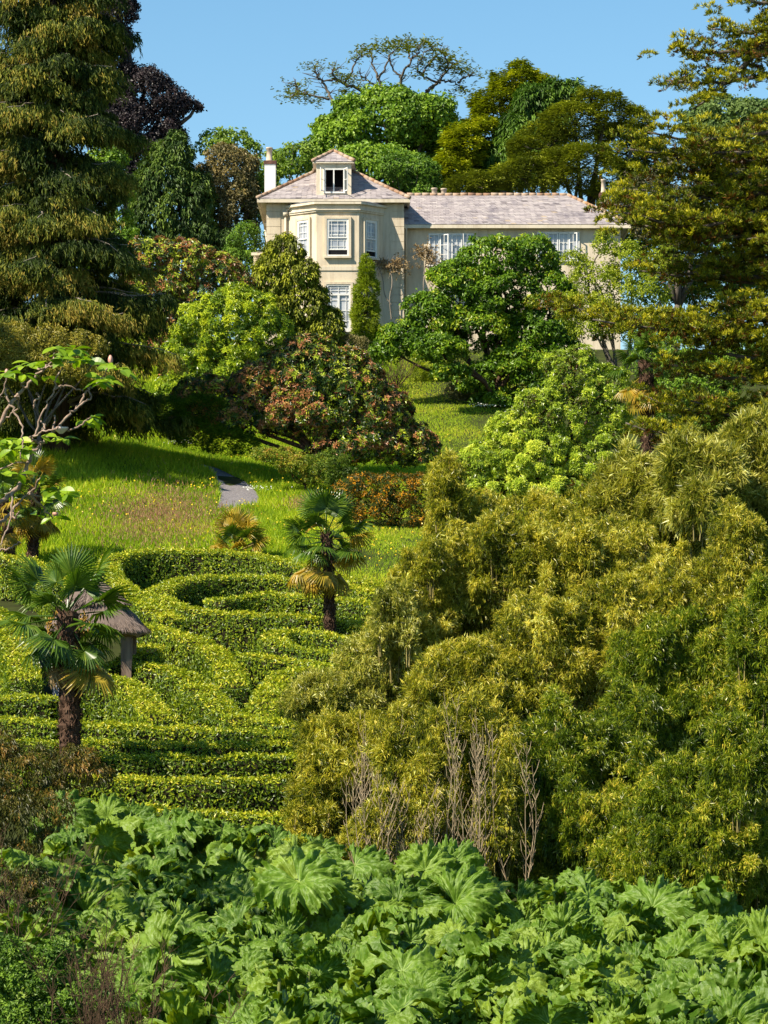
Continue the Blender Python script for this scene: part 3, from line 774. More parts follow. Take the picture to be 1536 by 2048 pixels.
tree('laurel_tree', 'rounded mid green tree filling the gap between house roof and wing chimneys', 'tree', 212,
     [(835, 350, 45, 40), (790, 340, 40, 30), (860, 380, 40, 26)], L_fern, 11, 6, 'broad', .28, .14, 15, 830, .2, B_grey, G1, spread=.25)
tree('maple_tree', 'pale fresh green tree with sky showing through, left of the house chimney', 'tree', 216,
     [(430, 285, 40, 26), (470, 275, 28, 18), (585, 320, 42, 38), (550, 345, 40, 45, 3), (500, 300, 22, 22), (520, 400, 50, 60), (612, 305, 26, 22)],
     L_fresh, 8, 6, 'broad', .30, .2, 16, 540, .22, B_grey, G1, spread=.3, inner=.1, low=-.8)
tree('evergreen_oak', 'rounded bronze topped evergreen oak left of the white chimney', 'tree', 214,
     [(450, 335, 58, 45), (480, 375, 42, 52), (420, 385, 50, 60), (465, 430, 55, 55), (430, 470, 50, 50), (490, 330, 28, 30)],
     L_bronze, 15, 7, 'broad', .24, .12, 17, 450, .3, B_grey, G1, subr=.26, spread=.25, tone_amp=.7,
     tfun=lambda p, t, r, m: t + np.clip((p[:, 2] - P(0, 400, 214)[2]) * .07, -.3, .15))
tree('bay_tree', 'dark green bushy tree standing against the left wall of the house', 'tree', 201,
     [(490, 480, 34, 42), (505, 520, 26, 40), (470, 520, 34, 36), (500, 560, 40, 40)], L_fern, 14, 6, 'broad', .22, .11, 18, 490, .15, B_grey, G1, spread=.2)
tree('copper_beech', 'very dark purple copper beech against the sky behind the great spruce', 'tree', 216,
     [(290, 180, 62, 50), (330, 210, 46, 52), (250, 250, 72, 70), (310, 280, 60, 62), (215, 120, 55, 70), (200, 40, 55, 60), (240, 20, 34, 40), (255, 360, 70, 70), (170, 200, 60, 80), (365, 205, 30, 18), (392, 213, 20, 11), (225, -40, 50, 50), (252, 75, 16, 16)],
     L_purple, 15, 7, 'broad', .22, .13, 19, 250, .5, B_grey, G1, subr=.30, spread=.3, inner=.45, fork=.75)
tree('weeping_cypress', 'dark green drooping cypress between the copper beech and the evergreen oak', 'conifer tree', 212,
     [(345, 310, 42, 38), (330, 360, 55, 55), (345, 420, 60, 60), (310, 450, 62, 50), (385, 400, 40, 62), (375, 470, 58, 50), (300, 390, 45, 50), (430, 500, 55, 40), (350, 285, 22, 20)],
     L_cypress, 13, 8, 'droop', .40, .12, 20, 345, .35, B_brown, G1, subr=.24, spread=.22, flat=1.25, tone_amp=.8)
tree('young_lime_tree', 'vivid green broadleaf tree glimpsed at the right edge of the great spruce', 'tree', 205,
     [(215, 340, 42, 60), (200, 280, 30, 30), (235, 390, 36, 45), (150, 170, 30, 40), (100, 250, 60, 60), (160, 500, 80, 90), (50, 520, 90, 90), (230, 480, 50, 70)], L_oak, 9, 6, 'broad', .28, .18, 22, 215, .2, B_grey, G1, spread=.25)
tree('distant_tree', 'blue green far tree seen through the gap in the fir on the right', 'tree', 300,
     [(1440, 225, 55, 35), (1490, 240, 50, 45), (1400, 245, 40, 35), (1450, 290, 80, 50), (1540, 230, 50, 40), (1530, 300, 60, 60)], L_blue, 7, 5, 'broad', .45, .3, 23, 1450, .4, B_grey, G1, spread=.4)
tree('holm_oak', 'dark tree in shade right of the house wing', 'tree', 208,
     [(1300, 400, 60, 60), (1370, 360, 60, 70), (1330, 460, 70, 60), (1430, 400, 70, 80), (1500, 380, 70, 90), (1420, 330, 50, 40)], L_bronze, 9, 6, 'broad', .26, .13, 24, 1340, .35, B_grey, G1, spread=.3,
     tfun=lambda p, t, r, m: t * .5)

tree('boundary_shrubs', 'dark mass of evergreen shrubs between the house wing and the fir', 'shrub', 214,
     [(1310, 500, 60, 60), (1380, 470, 70, 80), (1460, 500, 70, 90), (1530, 480, 60, 90), (1350, 560, 80, 70), (1450, 590, 90, 80), (1270, 470, 40, 50), (1500, 400, 60, 60)], L_fern, 8, 6, 'broad', .3, .15, 25, 1390, .0, None, None, spread=.3)
# ------------------------------------------------------------------ the great spruce on the left
def spruce():
    rng = np.random.default_rng(31); Y0 = 144.0
    base = P(110, 868, Y0); base[2] = gz(base[0], base[1])
    root = thing('weeping_spruce', 'huge dark spruce with hanging olive brown branchlets, filling the upper left', 'conifer tree', base)
    H = 27.0; mb = MB()
    mb.tube([base - [0, 0, .5], base + [0, 0, H * .4], base + [.2, 0, H * .8], base + [.2, 0, H]], [.62, .45, .2, .03], 12, wob=.04, rng=rng)
    mb.build('trunk', B_brown, root, True)
    br = MB(); PP, AA, NN, TT = [], [], [], []
    # silhouette half width (metres) over height
    hz = np.array([0, 2, 4, 6, 8, 10, 12, 14, 16, 18, 22, 25, 27]); hw = np.array([4.6, 4.9, 4.7, 4.5, 3.6, 3.0, 3.1, 3.2, 3.0, 3.2, 2.2, 1.2, .2])
    h = 1.7
    while h < H - .4:
        nb = 9
        for k in range(nb):
            az = rng.uniform(0, 2 * pi); zz = h + rng.uniform(-.35, .35)
            R = np.interp(zz, hz, hw) * rng.uniform(.6, 1.2)
            if sin(az) > .35 and rng.random() < .5: continue
            d = np.array([cos(az), sin(az), 0]); n = 9; t = np.linspace(0, 1, n)
            up = rng.uniform(-.05, .22) * R
            pts = base + [0, 0, zz] + d * (R * t)[:, None] + np.array([0, 0, 1.]) * (up * np.sin(pi * t * .9) - .16 * R * t ** 2 + .10 * R * t ** 4)[:, None]
            pts[1:] += rng.normal(0, .05, (n - 1, 3))
            br.tube(pts, np.linspace(.07, .014, n), 5)
            tb = rng.uniform(-.3, .3)
            # hanging branchlets along the bough
            m = int(30 * R)
            for _ in range(m):
                u = rng.uniform(.25, 1.03) ** .8; p = np.array([np.interp(u, t, pts[:, c]) for c in range(3)])
                side = np.array([-d[1], d[0], 0]) * rng.normal(0, .32 + .25 * u); ln = rng.uniform(.35, 1.15) * (1.1 - .35 * u)
                q = rng.uniform(0, 1, 15) ** .8
                hang = p + side * np.sqrt(q)[:, None] + np.array([0, 0, -1.]) * (ln * q ** 1.3)[:, None] + d * (.12 * q)[:, None] + rng.normal(0, .045, (15, 3))
                PP.append(hang); a = np.array([0, 0, -1.]) + .35 * d + rng.normal(0, .36, (15, 3)); AA.append(a)
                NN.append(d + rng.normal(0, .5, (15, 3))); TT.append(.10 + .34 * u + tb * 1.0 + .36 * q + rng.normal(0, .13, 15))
        h += .50
    br.build('branches', B_pale, root, True)
    PP, AA, NN, TT = map(np.concatenate, (PP, AA, NN, TT))
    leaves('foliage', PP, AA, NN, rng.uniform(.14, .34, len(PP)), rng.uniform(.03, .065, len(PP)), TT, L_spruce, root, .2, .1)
spruce()

# ------------------------------------------------------------------ the fir on the right: tiers of boughs with upright tufts
def fir():
    rng = np.random.default_rng(41); Y0 = 122.0
    base = P(1600, 1150, Y0); base[2] = gz(base[0], base[1])
    root = thing('tufted_fir', 'tall spreading fir with golden green tufts on tiered boughs at the right edge', 'conifer tree', base)
    mb = MB(); top = P(1590, -250, Y0)
    mb.tube([base - [0, 0, .5], base * .6 + top * .4, top], [.55, .36, .08], 12, wob=.04, rng=rng)
    mb.build('trunk', B_brown, root, True)
    # boughs: root on the trunk (photo row), tip, thickness of the tufted band
    bl = [((1600, 40), (1420, 60), 26), ((1600, 90), (1345, 95), 34), ((1600, 150), (1330, 165), 34), ((1600, 20), (1450, -10), 30), ((1600, 60), (1480, 110), 36), ((1600, 420), (1205, 402), 34), ((1600, 470), (1222, 440), 30),
          ((1560, 60), (1380, 215), 16), ((1600, 250), (1290, 265), 34), ((1600, 300), (1260, 300), 30), ((1600, 330), (1390, 300), 40), ((1600, 340), (1300, 340), 34), ((1600, 380), (1225, 375), 42),
          ((1600, 420), (1235, 425), 46), ((1600, 400), (1370, 370), 50), ((1600, 470), (1290, 455), 36), ((1600, 420), (1440, 430), 60), ((1600, 520), (1330, 520), 44), ((1600, 560), (1280, 540), 26),
          ((1600, 610), (1100, 600), 40), ((1600, 620), (1180, 635), 38), ((1600, 560), (1400, 555), 55), ((1600, 660), (1290, 640), 44), ((1600, 720), (1380, 690), 60), ((1600, 640), (1470, 620), 60),
          ((1600, 760), (1330, 730), 36), ((1600, 820), (1290, 790), 34), ((1600, 840), (1380, 800), 50), ((1600, 880), (1250, 850), 34), ((1600, 900), (1330, 870), 46), ((1600, 760), (1480, 760), 60), ((1600, 950), (1220, 930), 30), ((1600, 980), (1290, 960), 46), ((1600, 1010), (1180, 990), 30), ((1600, 1040), (1260, 1030), 50), ((1600, 900), (1460, 900), 60), ((1600, 480), (1500, 480), 60)]
    br = MB(); PP, NN, TT = [], [], []
    for k, (a, b, th) in enumerate(bl):
        dy = rng.uniform(-2.6, 1.5); s = Y0 / F
        A, B = P(a[0], a[1] - 12, Y0), P(b[0], b[1], Y0 + dy)
        n = 10; t = np.linspace(0, 1, n)[:, None]
        pts = A * (1 - t) + B * t + np.array([0, 0, 1.]) * (-.10 * np.linalg.norm(B - A) * np.sin(pi * t) * rng.uniform(.2, 1)) + rng.normal(0, .05, (n, 3))
        br.tube(pts, np.linspace(.11, .03, n), 6)
        Lb = np.linalg.norm(B - A); hw = th * s
        pads = int(Lb * hw * 12) + 8                               # rounded pads of foliage along the bough
        for _ in range(pads):
            u = rng.uniform(.08, 1.0); c = np.array([np.interp(u, t[:, 0], pts[:, i]) for i in range(3)])
            c = c + np.array([rng.normal(0, .3), rng.normal(0, .8) * (1 - .3 * u), rng.normal(.05, .42) * hw])
            m = 12; r = rng.uniform(.16, .34)
            d = rdirs(m, rng); d[:, 2] = np.abs(d[:, 2]) * .9 - .22
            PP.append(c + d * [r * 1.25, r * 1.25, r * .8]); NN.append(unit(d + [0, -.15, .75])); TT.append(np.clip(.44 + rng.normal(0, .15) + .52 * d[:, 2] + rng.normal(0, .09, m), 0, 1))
    br.build('boughs', B_grey, root, True)
    PP, NN, TT = map(np.concatenate, (PP, NN, TT))
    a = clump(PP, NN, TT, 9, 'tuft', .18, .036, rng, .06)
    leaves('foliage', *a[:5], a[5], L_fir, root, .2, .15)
fir()

# ------------------------------------------------------------------ shrubs between house and meadow
G2 = 'rhododendrons on the slope below the house'
tree('bushy_cypress', 'olive green bushy cypress in front of the bay, left of the tall window', 'conifer tree', 186,
     [(570, 505, 40, 36), (545, 560, 38, 60), (590, 560, 48, 50), (610, 610, 48, 50), (560, 620, 50, 50), (650, 655, 38, 42), (610, 670, 45, 30), (668, 690, 22, 22)],
     L_yew, 26, 8, 'droop', .26, .10, 51, 590, .2, B_brown, None, subr=.22, spread=.16, flat=1.2, tone_amp=.9)
tree('columnar_cypress', 'narrow pointed green cypress beside the tall window of the bay', 'conifer tree', 190,
     [(733, 545, 11, 26), (733, 585, 21, 34), (731, 630, 27, 38), (734, 680, 30, 40), (732, 525, 6, 14)],
     L_lime, 40, 7, 'tuft', .26, .06, 52, 732, .12, B_brown, None, subr=.25, spread=.12, flat=1.3, tfun=lambda p, t, r, m: t * .75)
tree('grey_shrub', 'small rounded grey leaved shrub below the columnar cypress', 'shrub', 186,
     [(700, 690, 24, 20), (722, 700, 16, 30)], L_greyl, 40, 6, 'tuft', .16, .05, 53, 705, .04, B_grey, None, subr=.3, spread=.1)
def climber(label, pxs, stems, seed):
    rng = np.random.default_rng(seed); Y = 194.55
    base = P(stems[0][0][0], stems[0][0][1], Y)
    root = thing('withered_climber', label, 'climbing plant', base, 'withered climbers on the house wall')
    mb = MB()
    for s in stems: mb.tube(smooth(np.array([P(a, b, Y - .05) for a, b in s]), 2), .03, 5)
    Pp = []
    for (a, b, rx, ry, n) in pxs: Pp.append(P(a, b, Y) + rng.normal(0, .55, (n, 3)) * np.array([rx * S, .22, ry * S]))
    Pp = np.concatenate(Pp)
    for p in Pp[::9]: limb(mb, p, p + rdirs(1, rng)[0] * [.5, .1, .5], .014, .006, rng, 4, 4)
    mb.build('stems', B_pale, root, True)
    a = clump(Pp, rdirs(len(Pp), rng), np.full(len(Pp), .5), 5, 'broad', .15, .07, rng, .15)
    leaves('foliage', *a[:5], a[5], L_dead, root)
climber('brown withered climber spreading over the quoins right of the columnar cypress', [(775, 530, 40, 13, 90), (800, 530, 22, 18, 50), (715, 530, 26, 14, 50), (692, 545, 8, 12, 12), (750, 520, 30, 8, 30)],
        [[(783, 640), (778, 595), (785, 570), (783, 545), (775, 525)], [(783, 610), (768, 590), (767, 560), (758, 535)], [(720, 640), (712, 600), (703, 575), (712, 545)]], 61)
climber('brown withered climber left of the first wing casements', [(850, 505, 22, 16, 90), (865, 520, 16, 16, 40)], [[(850, 620), (846, 570), (850, 530), (858, 500)], [(848, 560), (862, 530), (870, 510)]], 62)

tree('rhododendron', 'large rhododendron mottled with rust red heads, highest on the slope beside the great spruce', 'shrub', 176,
     [(300, 520, 62, 46), (370, 520, 70, 42), (430, 545, 60, 40), (340, 570, 65, 45), (400, 600, 55, 40), (330, 690, 60, 60), (370, 740, 50, 50), (320, 620, 60, 50), (475, 570, 40, 30), (290, 580, 60, 50), (350, 640, 60, 50)],
     L_rhored, 22, 7, 'rosette', .24, .085, 54, 370, .2, B_brown, G2, subr=.22, spread=.06, inner=.3, tfun=per_rosette(.10, .24, 3, .7, 0, .62), K=46)
tree('rhododendron', 'bright yellow green rhododendron dome just left of the bushy cypress', 'shrub', 170,
     [(450, 640, 72, 60), (505, 625, 55, 45), (400, 650, 60, 48), (530, 665, 55, 45), (460, 690, 85, 50), (380, 720, 60, 55), (450, 740, 80, 50), (370, 780, 60, 50), (520, 740, 60, 50), (470, 590, 40, 22), (560, 655, 28, 30)],
     L_rhodo, 24, 7, 'rosette', .24, .075, 55, 460, .2, B_brown, G2, subr=.2, spread=.06, inner=.3, K=50, tone_amp=.6, tfun=lambda p, t, r, m: t + .12)
tree('rhododendron', 'great dome of a rhododendron covered in faded rust red flower heads, centre of the slope', 'shrub', 147,
     [(620, 750, 90, 62), (560, 760, 62, 62), (700, 770, 80, 62), (640, 820, 110, 75), (750, 830, 75, 70), (800, 890, 65, 60), (560, 830, 90, 65), (700, 890, 110, 55), (470, 830, 80, 62), (410, 800, 66, 50), (380, 850, 50, 40), (520, 770, 60, 50), (620, 705, 62, 34), (840, 900, 40, 40), (700, 720, 40, 28)],
     L_rhored, 30, 7, 'rosette', .22, .08, 56, 640, .25, B_brown, G2, subr=.17, spread=.05, inner=.25, K=70, tfun=per_rosette(.08, .29, 8, .8, .02, .76))
tree('rhododendron', 'pale green rhododendron with new shoots, sloping up to the right behind the bamboo', 'shrub', 138,
     [(1150, 760, 60, 55), (1090, 820, 66, 50), (1030, 870, 62, 52), (1180, 830, 90, 70), (970, 930, 58, 48), (1080, 920, 95, 70), (1200, 920, 90, 80), (1000, 990, 80, 60), (1120, 1000, 110, 60), (1220, 780, 60, 50), (1160, 715, 36, 24), (930, 930, 26, 30), (1240, 1000, 70, 60), (1120, 860, 80, 66), (1060, 960, 90, 60), (1130, 730, 50, 30), (940, 965, 40, 40)],
     L_rhopale, 38, 7, 'rosette', .19, .062, 57, 1100, .25, B_brown, G2, subr=.15, spread=.05, inner=.3, K=56, tone_amp=.5, tfun=patchy(5, .55, .22, .20))
tree('camellia_tree', 'round headed glossy green tree on slanting dark stems in front of the house wing', 'tree', 176,
     [(985, 520, 80, 50), (1060, 520, 62, 50), (920, 570, 72, 52), (1010, 590, 95, 55), (1095, 590, 55, 55), (870, 630, 70, 50), (960, 660, 90, 45), (1080, 660, 70, 50), (815, 675, 60, 40), (880, 700, 62, 32, -3), (1050, 720, 75, 38), (780, 700, 40, 32), (960, 765, 50, 26), (990, 800, 50, 26), (1110, 700, 45, 60), (900, 745, 40, 22, -3), (1060, 770, 60, 36), (930, 620, 100, 56, 1), (1010, 675, 110, 50, 1), (860, 690, 70, 36, 1), (1000, 740, 60, 30)],
     L_camel, 24, 6, 'broad', .26, .13, 58, 985, .26, B_brown, None, subr=.26, spread=.2, inner=.10, flat=.65, tone_amp=.7, fork=.12, back=.5)
tree('acer_tree', 'airy yellow green tree in front of the right end of the house wing', 'tree', 168,
     [(1210, 490, 26, 32), (1190, 560, 52, 40), (1260, 520, 40, 40), (1230, 590, 65, 45), (1160, 620, 52, 40), (1290, 580, 50, 50), (1330, 540, 40, 50), (1150, 520, 28, 22), (1210, 650, 80, 40), (1310, 660, 70, 50)],
     L_lime, 16, 6, 'broad', .19, .085, 59, 1230, .15, B_grey, None, subr=.26, spread=.22, inner=.2)
tree('laurel_shrub', 'mid green shrub filling the slope right of the fan palm under the fir', 'shrub', 140,
     [(1330, 720, 70, 60), (1420, 760, 80, 70), (1360, 800, 80, 70), (1480, 720, 70, 80), (1420, 860, 90, 70)], L_oak, 16, 6, 'broad', .18, .09, 60, 1390, .12, B_brown, None, spread=.2)
tree('azalea', 'mixed green and russet azalea beside the gravel path', 'shrub', 142.5,
     [(560, 915, 40, 24), (600, 930, 50, 28), (640, 955, 45, 30), (525, 910, 24, 18), (660, 930, 40, 30), (690, 965, 40, 32)], L_azalea, 55, 6, 'broad', .12, .05, 71, 610, .06, B_brown, 'azaleas below the great rhododendron', subr=.24, spread=.12, inner=.3, tfun=patchy(4, 1.1, .35))
tree('azalea', 'azalea dotted with orange flowers behind the palm of the maze', 'shrub', 132,
     [(720, 980, 55, 36), (790, 985, 60, 40), (840, 990, 40, 45), (760, 1020, 60, 42), (820, 1035, 50, 40), (690, 1000, 34, 36), (870, 1030, 40, 50)], L_orange, 60, 6, 'rosette', .11, .045, 72, 780, .06, B_brown, 'azaleas below the great rhododendron', subr=.22, spread=.09, inner=.3,
     tfun=lambda p, t, r, m: np.where(np.repeat(r.uniform(size=len(p) // m), m) < .22, .82 + .2 * r.uniform(size=len(p)), t * 1.0))
tree('fern_bank', 'low dark green bank of leaves in shade left of the great rhododendron', 'shrub', 146,
     [(400, 870, 60, 36), (450, 885, 50, 32), (360, 850, 50, 36), (490, 895, 34, 24), (330, 825, 50, 40), (400, 820, 60, 30)], L_fern, 40, 6, 'flat', .18, .06, 73, 410, .0, B_brown, None, subr=.25, spread=.15, inner=.3)
tree('olive_shrub', 'olive and tan small leaved shrub at the left edge above the magnolia', 'shrub', 138,
     [(30, 690, 60, 46), (100, 690, 50, 40), (160, 690, 36, 30), (60, 740, 80, 50), (195, 700, 22, 26), (-40, 700, 60, 60), (130, 740, 60, 40)], L_olive, 40, 6, 'broad', .13, .06, 74, 70, .12, B_grey, None, subr=.24, spread=.14, inner=.2, low=-.4)
tree('broom_shrub', 'yellow green upright broom beside bare stems at the head of the upper lawn', 'shrub', 183,
     [(835, 745, 18, 22), (860, 755, 16, 18)], L_lime, 50, 6, 'tuft', .24, .03, 75, 845, .03, B_brown, None, spread=.1)
tree('flowering_shrub', 'grey green shrub with white blossom under the camellia tree', 'shrub', 178,
     [(915, 785, 26, 24), (945, 775, 24, 24), (930, 805, 24, 16)], L_greyl, 50, 6, 'broad', .15, .06, 76, 925, .03, B_brown, None, spread=.12, tfun=lambda p, t, r, m: t * .6 + (r.uniform(size=len(p)) < .1))
def bare_bush(label, px, py, Y, h, n, seed, mat, spread=.6, name='bare_bush', group=None):
    rng = np.random.default_rng(seed); b = P(px, py, Y); b[2] = gz(b[0], Y)
    root = thing(name, label, 'shrub', b, group); mb = MB()
    for _ in range(n):
        d = np.array([rng.normal(0, spread), rng.normal(0, spread), 1]); d = unit(d); L = h * rng.uniform(.6, 1)
        pts = limb(mb, b + rng.normal(0, .15, 3) * [1, 1, 0] - [0, 0, .1], b + d * L, .022, .007, rng, 4, 7, .04)
        for _ in range(5):
            k = rng.integers(2, 6); dd = unit(d + rng.normal(0, .5, 3)); limb(mb, pts[k], pts[k] + dd * L * rng.uniform(.15, .4), .010, .004, rng, 3, 4, .05)
    mb.build('stems', mat, root)
    return root
bare_bush('leafless reddish brown bush at the right of the great rhododendron top', 790, 775, 181, 2.0, 26, 77, B_brown)

# stands just outside the left edge: its shadow crosses the meadow
tree('slender_tree', 'slender tree just outside the left edge whose shadow falls across the meadow', 'tree', 133,
     [(-390, 420, 95, 110), (-400, 560, 110, 110), (-370, 300, 70, 80), (-410, 690, 90, 80)], L_oak, 12, 6, 'broad', .26, .14, 26, -395, .2, B_grey, None, spread=.25, inner=.3)
# ------------------------------------------------------------------ meadow grass
L_grass = leaf_mat('meadow grass', [(0, (.05, .10, .008)), (.45, (.12, .20, .012)), (.8, (.22, .29, .022)), (1, (.30, .29, .07))], .35, .55, .3, gain=1.25)
L_sorrel = leaf_mat('sorrel seed heads', [(0, (.26, .13, .07)), (.5, (.42, .23, .13)), (1, (.50, .36, .20))], .25, .7, .2, (1.1, .9, .6), gain=(1.0, 1.05, 1.0))
L_butter = leaf_mat('buttercup petals', [(0, (.62, .44, .01)), (1, (.85, .66, .03))], .15, .35, .4, gain=(1,1,1))
L_white = leaf_mat('white flower petals', [(0, (.6, .6, .55)), (1, (.85, .85, .8))], .15, .5, .3, gain=(1,1,1))
def grass_points(n, x0, x1, y0, y1, rng):
    x = rng.uniform(x0, x1, n); y = rng.uniform(y0, y1, n); return x, y
def off_path(x, y):
    ins = np.zeros(len(x), bool); q = path_poly; n = len(q)
    jit = .10
    for k in range(n):
        a, b = q[k], q[k - 1]
        cr = ((a[1] > y) != (b[1] > y)); ins ^= cr & (x < (b[0] - a[0]) * (y - a[1]) / np.where(b[1] == a[1], 1e-9, b[1] - a[1]) + a[0])
    return ~ins
def blades(name, x, y, h, w, mat, rng, label=None, lean=.35, tone=None, kind='stuff', z0=0.0):
    n = len(x); p = np.stack([x, y, gz(x, y) - .02 + z0], 1)
    ax = unit(np.array([0, 0, 1.]) + rng.normal(0, lean, (n, 3)) * [1, 1, .2]); nr = rdirs(n, rng) * [1, 1, .1] + [0, -.4, .3]
    t = tone if tone is not None else rng.normal(.5, .2, n)
    o = leaves(name, p, ax, nr, h, w, t, mat, None, .1, .25, .35)
    if kind: tag(o, label, 'grass' if kind else None, None, kind)
    return o
def meadow():
    rng = np.random.default_rng(81)
    x, y = grass_points(470000, -19, 13, 118.5, 190, rng)
    px = CX + x / y * F; py = H0 - gz(x, y) / y * F
    keep = (px > -40) & (px < 1080) & off_path(x, y) & (py < 1190) & (rng.uniform(size=len(x)) < np.clip(1.35 - (y - 118) / 110, .3, 1))
    x, y, px, py = x[keep], y[keep], px[keep], py[keep]
    pat = vnoise(np.stack([x, y, 0 * x], 1), .55, 2)
    short = ((px > 640) & (py > 1000)) | ((px > 800) & (py < 960))
    h = np.where(short, .13, .30) * rng.uniform(.5, 1.3, len(x)) * (1 + .25 * pat)
    t = np.clip(.5 + .22 * pat + rng.normal(0, .17, len(x)) + .12 * short, 0, 1)
    blades('grass', x, y, h, rng.uniform(.016, .032, len(x)), L_grass, rng, 'long sunlit meadow grass on the slope above the maze', .32, t)
    # sorrel
    n = 7500; a = rng.normal(0, 1, (n, 2)); cpx = np.where(rng.uniform(size=n) < .75, 325, 640) ; cpy = np.where(cpx == 325, 1035, 998)
    Yc = np.where(cpx == 325, 131, 137.); sx = np.where(cpx == 325, 1.25, .55)
    x = (cpx - CX) / F * Yc + a[:, 0] * sx; y = Yc + a[:, 1] * np.where(cpx == 325, 4.0, 1.0); k = off_path(x, y) & (y > 119.5); x, y = x[k], y[k]
    blades('sorrel_grass', x, y, rng.uniform(.08, .22, len(x)), .022, L_sorrel, rng, 'reddish brown sorrel in seed among the meadow grass', .3, None, 'stuff', rng.uniform(.12, .42, len(x)))
    # flowers
    x, y = grass_points(2600, -17, 4, 120, 168, rng); px = CX + x / y * F
    k = (px > 60) & (px < 900) & off_path(x, y) & (vnoise(np.stack([x, y, 0 * x], 1), .5, 9) > .0); x, y = x[k], y[k]
    n = len(x); p = np.stack([x, y, gz(x, y) + rng.uniform(.2, .45, n)], 1)
    tag(leaves('meadow_flowers', p, rdirs(n, rng), np.array([0, -.5, .8]) + rng.normal(0, .3, (n, 3)), .075, .075, rng.uniform(0, 1, n), L_butter), 'yellow buttercups dotted over the meadow', 'wild flowers', None, 'stuff')
    Pp = np.concatenate([hit(a, b) + rng.normal(0, .35, (50, 3)) * [1, 1.5, .1] + [0, 0, .5] for a, b in ((362, 905), (352, 895), (510, 1000), (975, 830))])
    n = len(Pp); tag(leaves('cow_parsley', Pp, rdirs(n, rng), np.array([0, -.5, .8]) + rng.normal(0, .3, (n, 3)), .06, .06, rng.uniform(0, 1, n), L_white), 'small white flower heads in the shaded grass', 'wild flowers', None, 'stuff')
meadow()

# ------------------------------------------------------------------ the laurel maze
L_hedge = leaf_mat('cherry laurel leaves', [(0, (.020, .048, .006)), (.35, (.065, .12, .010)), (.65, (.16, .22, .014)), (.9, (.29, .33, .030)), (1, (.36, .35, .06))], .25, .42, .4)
M_twig = noise_mat('hedge twigs', [(.3, (.012, .012, .006)), (.7, (.035, .032, .014))], 8, 4, .95, .05)
HH = 1.35
def hedge(label, pxs, seed, h=HH, wdt=.86, den=400, closed=False):
    rng = np.random.default_rng(seed)
    c = smooth(np.array([hit(a, b, h, 60, 135) for a, b in pxs]), 3)
    L = np.linalg.norm(np.diff(c[:, :2], axis=0), axis=1).sum()
    c = resamp(c, max(8, int(L / .3))); c[:, 2] = gz(c[:, 0], c[:, 1])
    T = unit(np.gradient(c, axis=0) * [1, 1, 0]); Nn = np.stack([T[:, 1], -T[:, 0], 0 * T[:, 0]], 1)
    n = len(c); wob = 1 + .10 * vnoise(c, 1.7, seed)
    root = thing('hedge', label, 'hedge', c[n // 2], 'laurel hedges of the maze')
    # twiggy core
    prof = [(-.40, -.1), (-.42, h * .8), (-.30, h * .92), (.30, h * .92), (.42, h * .8), (.40, -.1)]
    V = np.stack([c + Nn * (a * wdt * wob)[:, None] + np.array([0, 0, b]) for a, b in prof], 1).reshape(-1, 3); m = len(prof)
    fs = [(i*m+k, i*m+k+1, (i+1)*m+k+1, (i+1)*m+k) for i in range(n - 1) for k in range(m - 1)] + [tuple(range(m)), tuple((n-1)*m + k for k in range(m - 1, -1, -1))]
    mb = MB(); mb.add(V, fs); mb.build('twigs', M_twig, root)
    # leaves over a rounded cross section, plus the two ends
    per = 2 * h + wdt; N = int(L * per * den)
    s = rng.uniform(0, n - 1.001, N); i = s.astype(int); f = (s - i)[:, None]
    cc = c[i] * (1 - f) + c[i + 1] * f; nn = unit(Nn[i] * (1 - f) + Nn[i + 1] * f); ww = wdt / 2 * wob[i]
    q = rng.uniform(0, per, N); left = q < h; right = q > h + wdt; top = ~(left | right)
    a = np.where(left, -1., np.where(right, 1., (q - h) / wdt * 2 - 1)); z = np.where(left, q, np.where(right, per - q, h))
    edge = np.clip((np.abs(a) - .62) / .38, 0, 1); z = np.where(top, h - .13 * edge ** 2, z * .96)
    a = np.where(~top, a * (1 - .12 * np.clip((z - h * .75) / (h * .25), 0, 1) ** 2), a)
    bump = .055 * vnoise(np.stack([cc[:, 0], cc[:, 1], z], 1), 3.3, seed + 1)
    out = np.where(top[:, None], np.array([0, 0, 1.]) + nn * (a * edge * .7)[:, None], nn * a[:, None] + np.array([0, 0, .08]))
    out = unit(out)
    p = cc + nn * (a * ww)[:, None] + np.array([0, 0, 1.]) * z[:, None] + out * (bump + rng.normal(0, .028, N))[:, None]
    E = int(h * wdt * den * 1.3)
    for e, sg in ((0, -1), (n - 1, 1)):
        aa = rng.uniform(-1, 1, E); zz = rng.uniform(0, h, E); bul = .28 * (1 - aa ** 2)
        p = np.concatenate([p, c[e] + Nn[e] * (aa * wdt / 2)[:, None] + T[e] * (sg * bul)[:, None] + np.array([0, 0, 1.]) * zz[:, None]])
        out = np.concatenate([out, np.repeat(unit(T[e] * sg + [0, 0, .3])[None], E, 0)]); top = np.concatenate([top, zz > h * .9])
    M = len(p); R = rdirs(M, rng)
    ax = unit(R - (R * out).sum(1, keepdims=True) * out * .55 + np.array([0, 0, .45])); nr = out + rdirs(M, rng) * .55
    t = .36 + .34 * top + rng.normal(0, .18, M) + .10 * vnoise(p, 1.1, seed + 2)  # tops toned lighter than sides: new growth plus painted light and shade
    leaves('foliage', p, ax, nr, rng.uniform(.08, .135, M), rng.uniform(.036, .058, M), t, L_hedge, root, .2, .12)
